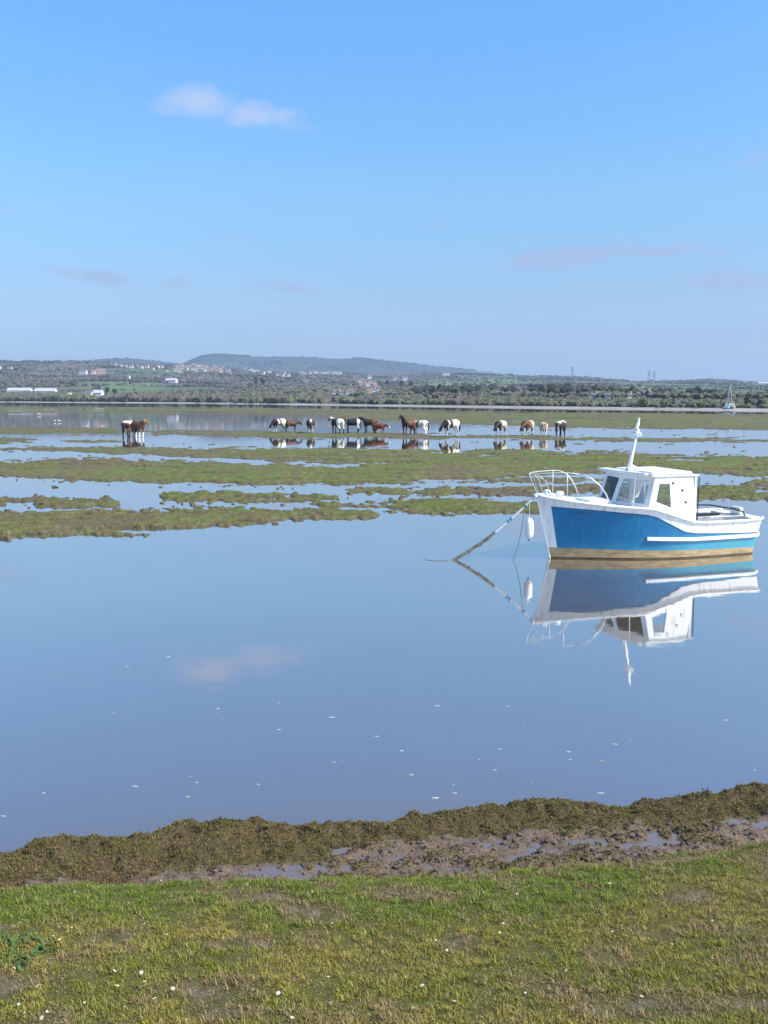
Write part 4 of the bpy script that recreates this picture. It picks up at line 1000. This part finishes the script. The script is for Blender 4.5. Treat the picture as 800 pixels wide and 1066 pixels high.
# roof
def roof_mesh(name, pts, z0, z1, mt, bev=.015):
    b = MB(); n = len(pts); b.add([(x, y, z0) for x, y in pts] + [(x, y, z1) for x, y in pts], [tuple(range(n))[::-1], tuple(range(n, 2 * n))] + [(k, (k + 1) % n, n + (k + 1) % n, n + k) for k in range(n)]); return b.build(name, mt, boat, bevel=bev)
roof_mesh('roof', [(1.62, 0), (1.92, -.86), (3.10, -.86), (3.10, .86), (1.68, .86)], zr - .005, zr + .028, M_BWHITE)
roof_mesh('visor', [(1.55, .84), (1.56, 0), (1.74, -.84), (1.84, -.86), (1.84, .86), (1.70, .86)], zr + .03, zr + .085, M_BWHITE, .02)
roof_mesh('roof_hatch', [(1.93, -.83), (2.94, -.83), (2.94, .70), (1.93, .70)], zr + .03, zr + .10, M_BWHITE, .025)
# mast
mast = MB(); mast.tube([(1.86, 0, 1.84), (1.93, 0, 2.2), (2.005, 0, 2.55), (2.03, 0, 2.66)], [.048, .040, .032, .028], 12); mo = mast.build('mast', M_BWHITE, boat, True)
b = MB(); b.add([(1.80, -.03, 1.83), (2.22, -.03, 1.85), (2.20, -.03, 1.89), (1.93, -.03, 2.02), (1.84, -.03, 2.00), (1.80, .03, 1.83), (2.22, .03, 1.85), (2.20, .03, 1.89), (1.93, .03, 2.02), (1.84, .03, 2.00)], [(0, 1, 2, 3, 4), (9, 8, 7, 6, 5)] + [(k, k + 5, (k + 1) % 5 + 5, (k + 1) % 5) for k in range(5)]); b.build('mast_foot', M_BWHITE, mo, bevel=.008)
b = MB(); b.lathe((2.04, 0, 2.66), [(.02, -.03), (.10, 0), (.12, .02), (.05, .08), (.035, .13)], 16, (.2, 0, 1)); b.build('radar_reflector', M_BWHITE, mo, True)
b = MB(); b.lathe((2.02, 0, 2.79), [(.05, 0), (.05, .03), (.035, .05), (.04, .11), (.025, .18), (.012, .26)], 12, (.28, 0, 1)); b.build('mast_light', M_BWHITE, mo, True)
b = MB(); b.tube([(2.03, -.20, 2.68), (2.03, .20, 2.68)], .012, 6); b.build('spreader', M_BWHITE, mo)
b = MB(); b.lathe((1.72, -.18, 1.885), [(.035, 0), (.035, .05), (.02, .08)], 10); b.build('horn', mat('dull_metal', (.35, .35, .36), .4, metal=.6), boat, True)
# fittings on the cabin side
for (s, z) in [(2.45, 1.66), (2.68, 1.50), (2.76, 1.24)]:
    b = MB(); yy = -(wb + (wt - wb) * (z - 1.1) / .7); b.lathe((s, yy - .002, z), [(.022, -.01), (.026, .012), (.012, .02)], 10, (0, -1, .1)); b.build('fitting', M_BLACK, boat)
b = MB(); b.tube([(3.06, -.87, .78), (3.08, -.86, 1.78)], .012, 6); b.build('thin_upright', M_BLACK, boat)  # thin black upright along the aft edge of the cabin side
# pulpit
M_RAIL = mat('rail_paint', (.66, .67, .68), .3, .05, metal=.1)
for sd in (-1, 1):
    def rp(s, o=-.06): z = z_sheer(s); t = (s - s_stem(z)) / (s_tran(z) - s_stem(z)); return sd * (hb(min(max(t, 0), 1), z, z) + o)
    b = MB(); b.tube([(-.31, sd * .03, 1.39), (-.42, sd * .06, 1.64), (-.50, sd * .08, 1.86), (-.44, sd * .13, 1.875), (-.2, rp(-.05, -.02), 1.885), (.18, rp(.18), 1.895), (.42, rp(.42), 1.87)], .008, 8)
    b.tube([(.42, rp(.42), 1.87), (.62, rp(.62), 1.79), (.80, rp(.80), 1.64), (.94, rp(.94), 1.44), (1.04, rp(1.04), 1.19)], [.010, .016, .019, .015, .011], 8); b.build('pulpit_rail', M_RAIL, boat, True)
    b = MB(); b.tube([(.20, rp(.20), 1.28), (.19, rp(.19), 1.89)], .010, 8); b.build('stanchion', M_RAIL, boat, True)
    b = MB(); b.tube([(-.48, sd * .08, 1.86), (-.36, sd * .11, 1.83), (-.22, sd * .17, 1.7), (-.1, sd * .20, 1.38)], .007, 8); b.build('bow_hoop', M_RAIL, boat, True)
b = MB(); b.tube([(1.55, -.74, 1.14), (1.57, -.76, 1.82)], .012, 6); b.build('thin_upright', M_RAIL, boat)
# foredeck gear
b = MB(); b.box((.86, -.18, 1.255), (.50, .62, .11)); b.build('deck_hatch', M_BWHITE, boat, bevel=.025)
b = MB(); b.lathe((.17, -.05, 1.28), [(.075, 0), (.07, .10), (.09, .12), (.09, .17), (.05, .19)], 16); b.build('samson_post', M_BWHITE, boat, True)
b = MB(); b.lathe((-.12, -.02, 1.33), [(.05, 0), (.085, .04), (.09, .10), (.07, .16), (.04, .18)], 14); b.lathe((-.01, -.06, 1.32), [(.05, -.02), (.08, .03), (.07, .09), (.03, .11)], 14); b.build('windlass', M_BWHITE, boat, True)
b = MB(); b.box((-.30, 0, 1.41), (.20, .11, .05)); b.tube([(-.38, -.055, 1.40), (-.38, .055, 1.40)], .035, 10); b.build('bow_roller', M_BWHITE, boat)
# small faded dark-red lettering at the bow (unreadable at this distance)
b = MB(); M_RED = mat('faded_lettering', (.10, .03, .05), .6)
for i in range(9):
    s = .26 + i * .052; z = 1.045 - (s - .2) * .04; t = (s - s_stem(z)) / (s_tran(z) - s_stem(z)); y = -(hb(t, z, z_sheer(s)) + .004)
    b.box((s, y, z), (.016 + .012 * (i % 2), .004, .05 - .012 * (i % 3)), Matrix.Rotation(math.radians(28), 3, 'Z'))
b.build('name_lettering', M_RED, boat)

R3 = Matrix.Rotation(PSI, 3, 'Z'); O3 = Vector((FX0, FY0, 0))
def bw(p): return O3 + R3 @ Vector(p)
# mooring rope from the bow roller into the water
M_ROPE = mat('pale_rope', (.66, .68, .68), .8, .12, 30, bump=.5, bscale=120); M_WEED = mat('weeded_rope', (.24, .20, .14), .9, .3, 14, bump=.9, bscale=80); M_TWINE = mat('blue_twine', (.08, .22, .42), .7)
pA = bw((-.40, 0, 1.36)); wx, wy = ground(470, 583, 0); pB = Vector((wx, wy, -.03))
def rope_pt(t): p = pA.lerp(pB, t); p.z -= .11 * math.sin(math.pi * t); return p
rp_e = empty('mooring_rope', pB); tag(rp_e, 'thick mooring rope sagging from the blue boat to the water, lower half brown with weed', 'rope')
def rel(L_): return [Vector(p) - pB for p in L_]
def knob(t, r0, sd): return r0 * (1 + .35 * (float(vnoise(np.array([t * 60.]), np.array([0.]), sd)[0]) - .5))
b = MB(); tt_ = np.linspace(0, .50, 40); b.tube(rel([rope_pt(t) for t in tt_]), [knob(t, .021, 3) for t in tt_], 8); b.build('rope', M_ROPE, rp_e, True)
b = MB(); tt_ = np.linspace(.47, 1.02, 70); b.tube(rel([rope_pt(t) for t in tt_]), [knob(t, .028, 5) for t in tt_], 8)
for _ in range(120):
    t = random.uniform(.5, 1.0); p = rope_pt(t) - pB; b.tube([p, p + Vector((random.uniform(-.03, .03), random.uniform(-.03, .03), -random.uniform(.03, .07)))], [.008, .003], 4)
b.build('weed_growth', M_WEED, rp_e, True)
for t in (.10, .27, .30): b = MB(); b.tube(rel([rope_pt(t), rope_pt(t + .02)]), .034, 8); b.build('blue_whipping', M_TWINE, rp_e, True)
# thin slack line dropping from the rope, and a thin floating line on the water
q0 = rope_pt(.12) ; gx_, gy_ = ground(533, 583); q2_ = Vector((gx_, gy_, -.02)); L_ = []
for i in range(16):
    t = i / 15; p = q0.lerp(q2_, t ** 1.3); p.z = q0.z * (1 - t) ** 1.5 + q2_.z * t; L_.append(p)
b = MB(); b.tube([p - q2_ for p in L_], .007, 6); o = b.build('slack_line', mat('dark_line', (.12, .15, .18), .8), None, True); o.location = q2_; tag(o, 'thin dark slack line hanging from the mooring rope beside the bow into the water', 'line')
L_ = []
for i in range(12):
    gx_, gy_ = ground(470 - i * 2.6, 583.2 + .9 * math.sin(i * .35), .002); L_.append(Vector((gx_, gy_, .003)))
b = MB(); b.tube([p - L_[0] for p in L_], [.007] * 6 + [.006 - .0006 * i for i in range(6)], 6); o = b.build('floating_line', M_WEED, None, True); o.location = L_[0]; tag(o, 'thin brown line floating flat on the water left of the mooring rope', 'line')
# fender
fp = bw((-.40, -.04, 1.0)); fz_ = 1.0
fx_, fy_ = None, None
r = ray(551.5, 539); tY = fp.y; fx_ = r[0] / r[1] * tY; ztop = H + r[2] / r[1] * tY; r = ray(551.5, 561); zbot = H + r[2] / r[1] * tY
hF = ztop - zbot
b = MB(); b.lathe((0, 0, 0), [(.02, 0), (.045, .02), (.085, .07), (.095, .13), (.095, hF - .13), (.085, hF - .07), (.045, hF - .02), (.02, hF)], 18); fo = b.build('fender', M_BWHITE, None, True); fo.location = (fx_, tY, zbot); tag(fo, 'long white fender hanging clear of the water just ahead of the bow', 'fender')
b = MB(); top_ = rope_pt(.06); b.tube([(0, 0, hF - .01), Vector(top_) - Vector((fx_, tY, zbot))], .007, 6); b.build('lanyard', M_ROPE, fo)
b = MB(); b.lathe((0, 0, -.05), [(.012, 0), (.03, .02), (.02, .055)], 10); b.build('end_eye', M_TWINE, fo, True)

# ------------------------------------------------------------------ horses
M_COAT = vc_mat('horse_coat', .6, 0, 25, .12, spec=.3)
WHT = np.array([.72, .66, .58]); BRN = np.array([.13, .055, .03]); DBR = np.array([.045, .025, .02]); BLK = np.array([.022, .02, .024]); CHS = np.array([.20, .062, .03]); CRM = np.array([.62, .48, .36])
def horse(px, py, face, pose, pat, lab, scale=1.0, main=WHT, second=BRN, seed=1, mane=DBR, legc=WHT):
    """face: compass of the nose, degrees anticlockwise from picture right (0 right, 90 away, 180 left, 270 to the viewer)"""
    b = MB()
    def cap(p0, p1, r0, r1, n=10, sq=1.0):
        p0, p1 = Vector(p0), Vector(p1); ax = p1 - p0; pts = []; rr = []
        for k in range(4): a = math.pi / 2 * k / 4; pts.append(p0 - ax.normalized() * r0 * math.cos(a)); rr.append(max(.004, r0 * math.sin(a)))
        pts.append(p0); rr.append(r0); pts.append(p1); rr.append(r1)
        for k in range(3, -1, -1): a = math.pi / 2 * k / 4; pts.append(p1 + ax.normalized() * r1 * math.cos(a)); rr.append(max(.004, r1 * math.sin(a)))
        b.tube(pts, rr, n)
    # trunk: deep chest, rising belly, rounded croup
    body = [(-.78, 0, 1.02), (-.72, 0, 1.05), (-.55, 0, 1.06), (-.3, 0, 1.02), (0, 0, .99), (.25, 0, .99), (.45, 0, 1.02), (.60, 0, 1.06), (.68, 0, 1.08)]
    b.tube(body, [.08, .20, .285, .31, .325, .32, .29, .20, .06], 16)
    cap((.35, 0, 1.12), (.30, 0, 1.22), .15, .08); cap((-.5, 0, 1.15), (-.55, 0, 1.12), .18, .16)
    poll, muz = {'graze': ((1.02, 0, .66), (1.12, 0, .22)), 'low': ((1.15, 0, 1.05), (1.36, 0, .72)), 'up': ((.98, 0, 1.62), (1.27, 0, 1.36)), 'mid': ((1.15, 0, 1.38), (1.42, 0, 1.08)), 'side': ((.85, .42, 1.40), (.82, .72, 1.12))}[pose]
    poll, muz = Vector(poll), Vector(muz); base = Vector((.50, 0, 1.10)); midn = base.lerp(poll, .5) + Vector((0, 0, .04))
    cap(base, midn, .21, .145, 12); cap(midn, poll, .145, .10, 12)
    hd = (muz - poll); cap(poll, poll + hd * .45, .105, .085, 10); cap(poll + hd * .4, muz, .08, .052, 10); cap(poll + hd * .1 + Vector((0, 0, -.05)), poll + hd * .4 + Vector((0, 0, -.04)), .075, .05)
    side = Vector((0, 1, 0)) if abs(hd.y) < .1 else Vector((1, 0, 0))
    for s_ in (-1, 1): cap(poll - hd.normalized() * .05 + side * .055 * s_, poll - hd.normalized() * .17 + side * .075 * s_, .032, .012, 6)
    jit = [((seed * 37 + k * 53) % 100 / 100 - .5) * .22 for k in range(4)]
    for i, s_ in enumerate((-1, 1)):
        j = jit[i]; cap((.42, s_ * .13, 1.0), (.44, s_ * .15, .78), .14, .10); cap((.44, s_ * .15, .78), (.44 + j * .6, s_ * .145, .45), .095, .055); cap((.44 + j * .6, s_ * .145, .45), (.43 + j, s_ * .14, .12), .056, .050); cap((.43 + j, s_ * .14, .12), (.47 + j, s_ * .14, .03), .045, .062)
        j = jit[2 + i]; cap((-.52, s_ * .14, .98), (-.42, s_ * .17, .74), .19, .13); cap((-.42, s_ * .17, .74), (-.66 + j * .5, s_ * .15, .48), .12, .065); cap((-.66 + j * .5, s_ * .15, .48), (-.62 + j, s_ * .14, .13), .062, .052); cap((-.62 + j, s_ * .14, .13), (-.57 + j, s_ * .14, .03), .045, .062)
    tmp = b.build('tmp_body', M_COAT); md = tmp.modifiers.new('r', 'REMESH'); md.mode = 'VOXEL'; md.voxel_size = .036; md.use_smooth_shade = True
    sm = tmp.modifiers.new('s', 'SMOOTH'); sm.iterations = 4; sm.factor = .5
    dg = bpy.context.evaluated_depsgraph_get(); me = bpy.data.meshes.new_from_object(tmp.evaluated_get(dg)); me.name = 'horse'
    bpy.data.objects.remove(tmp)
    n = len(me.vertices); V = np.zeros(n * 3, np.float32); me.vertices.foreach_get('co', V); V = V.reshape(-1, 3)
    me.materials.clear(); me.materials.append(M_COAT)
    C = np.repeat(np.array(main)[None], n, 0); wob = (fbm(V[:, 0] * 3 + seed * 7, V[:, 2] * 3 + V[:, 1] * 2, seed, 3) - .5) * .35
    for (ax, lo, hi, colr) in pat:
        v = V[:, 'xyz'.index(ax)] + wob; C[(v > lo) & (v < hi)] = colr
    C[V[:, 2] < .42] = legc
    C[V[:, 2] < .06] = DBR
    ca = me.color_attributes.new('Tint', 'FLOAT_COLOR', 'POINT'); c4 = np.ones((n, 4), np.float32); c4[:, :3] = C; ca.data.foreach_set('color', c4.ravel())
    o = bpy.data.objects.new('horse', me); link(o); tag(o, lab, 'horse', 'ponies wading on the marsh')
    x, y = ground(px, py); hz = float(marsh_height(np.array([px * 1.]), np.array([py * 1.]))[2][0])
    o.location = (x, y, max(min(hz, .1), -.04)); o.rotation_euler = (0, 0, math.radians(face)); o.scale = (scale * .9, scale * 1.28, scale * .98)
    M_HAIR = mat('horse_hair', tuple(float(q) for q in mane), .8, .2, 20)
    b = MB(); crest = [Vector((.36, 0, 1.27)), midn + Vector((-.05, 0, .14)), poll + Vector((-.03, 0, .10)), poll + hd * .15 + Vector((.04, 0, .05))]
    for k in range(26):
        t = k / 25 * 3; i = min(int(t), 2); p = crest[i].lerp(crest[i + 1], t - i); sgn = -1 if k % 3 else 1
        b.tube([p, p + Vector((0, sgn * .09, -.06)), p + Vector((0, sgn * .13, -.26))], [.03, .03, .008], 5)
    b.build('mane', M_HAIR, o, True)
    b = MB()
    for k in range(9):
        dx, dy = random.uniform(-.03, .03), random.uniform(-.04, .04)
        b.tube([(-.76, 0, 1.12), (-.88 + dx, dy, 1.0), (-.89 + dx, dy * 1.4, .7), (-.86 + dx, dy, .35)], [.03, .035, .035, .008], 6)
    b.build('tail', M_HAIR, o, True)
    return o
# name, position, heading, pose, coat
horse(134.5, 454.3, 75, 'graze', [('z', .2, 1.08, BRN), ('x', .25, 2, DBR)], 'brown pony with a white rump, seen from behind, left one of the two near ponies', 1.12, WHT, BRN, 2, DBR, DBR)
horse(144.5, 455.2, 318, 'mid', [('x', .1, .8, BRN), ('x', -.8, -.35, DBR)], 'reddish brown pony with white head facing the viewer, right one of the two near ponies', 1.12, BRN, BRN, 4, np.array([.5, .32, .12]), WHT)
horse(290.5, 450.6, 218, 'graze', [('x', .32, 2, DBR), ('x', -.05, .18, BRN)], 'white and brown pony with lowered dark head, leftmost of the middle trio', 1.02, WHT, BRN, 5, DBR, WHT)
horse(303.5, 450.4, 22, 'low', [('x', .4, 2, DBR)], 'dark bay pony facing right behind the white and brown one of the middle trio', .92, BRN, BRN, 6, BLK, DBR)
horse(323.5, 451.0, 96, 'graze', [('y', .05, .6, DBR), ('y', -.6, -.13, DBR)], 'dark pony with a white stripe seen from behind, right of the bay pony', 1.02, WHT, BRN, 7, DBR, WHT)
horse(351.5, 451.6, 132, 'mid', [('x', -.30, 2, BLK), ('x', .65, .85, WHT)], 'black pony with white hindquarters and raised head, leftmost of the dark four', 1.08, WHT, BLK, 8, WHT * .8, BLK)
horse(367.0, 451.4, 184, 'mid', [('x', -.42, .62, BLK), ('x', .66, 2, BRN)], 'black and white pony standing second from left among the dark four', 1.05, WHT, BLK, 9, BLK, BLK)
horse(385.0, 450.6, 150, 'mid', [('x', .1, 2, DBR)], 'dark brown pony with raised head behind the chestnut foal', 1.08, BRN, DBR, 10, BLK, DBR)
horse(395.5, 452.3, -25, 'low', [('x', 1.25, 2, WHT)], 'small chestnut foal with a white muzzle lowered to the right', .86, CHS, CHS, 11, CHS * .6, CHS)
horse(425.0, 453.0, 228, 'up', [('x', .3, 2, DBR), ('x', -.1, .3, BRN)], 'brown pony with high dark head and white patches, left of the centre pair', 1.08, BRN, DBR, 12, BLK, DBR)
horse(438.0, 452.4, 148, 'graze', [('x', .1, .35, BRN), ('x', .7, 2, BRN)], 'mostly white pony behind the high-headed brown pony of the centre pair', 1.04, WHT, BRN, 13, DBR, WHT)
horse(469.5, 455.0, 208, 'graze', [('x', .5, 2, DBR), ('x', .05, .34, DBR)], 'white pony with dark neck and brown patch grazing alone right of the centre pair', 1.14, WHT, BRN, 14, DBR, WHT)
horse(521.0, 454.0, 235, 'graze', [('x', .45, 2, DBR), ('x', -.9, -.66, BRN)], 'cream pony with a dark lowered head, leftmost of the right hand four', 1.04, CRM, BRN, 15, DBR, WHT)
horse(549.0, 454.0, 232, 'graze', [('x', .1, 2, BRN), ('x', -.2, -.05, DBR)], 'brown and cream pony grazing second from left of the right hand four', 1.08, CRM, BRN, 16, DBR, WHT)
horse(566.0, 453.6, 262, 'low', [('y', .0, .12, BRN)], 'small cream pony facing the viewer, third of the right hand four', .98, CRM, BRN, 17, CRM * .7, WHT)
horse(583.5, 453.2, 240, 'graze', [('z', -.1, 1.16, DBR)], 'dark pony with a white back and mane, rightmost of all the ponies', 1.06, WHT, DBR, 18, WHT * .8, DBR)

# ------------------------------------------------------------------ haze
hz = MB(); hz.box((0, 3150, 109), (9000, 7300, 222)); hz = hz.build('haze', bpy.data.materials.new('haze'))
mh = hz.data.materials[0]; mh.use_nodes = True; NN = mh.node_tree.nodes; NN.remove(NN['Principled BSDF'])
pv = NN.new('ShaderNodeVolumePrincipled'); pv.inputs['Color'].default_value = (.62, .78, 1, 1); pv.inputs['Density'].default_value = .00018; pv.inputs['Anisotropy'].default_value = .2
mh.node_tree.links.new(pv.outputs[0], NN['Material Output'].inputs['Volume']); tag(hz, 'thin blue air between the viewer and the hills', kind='stuff')
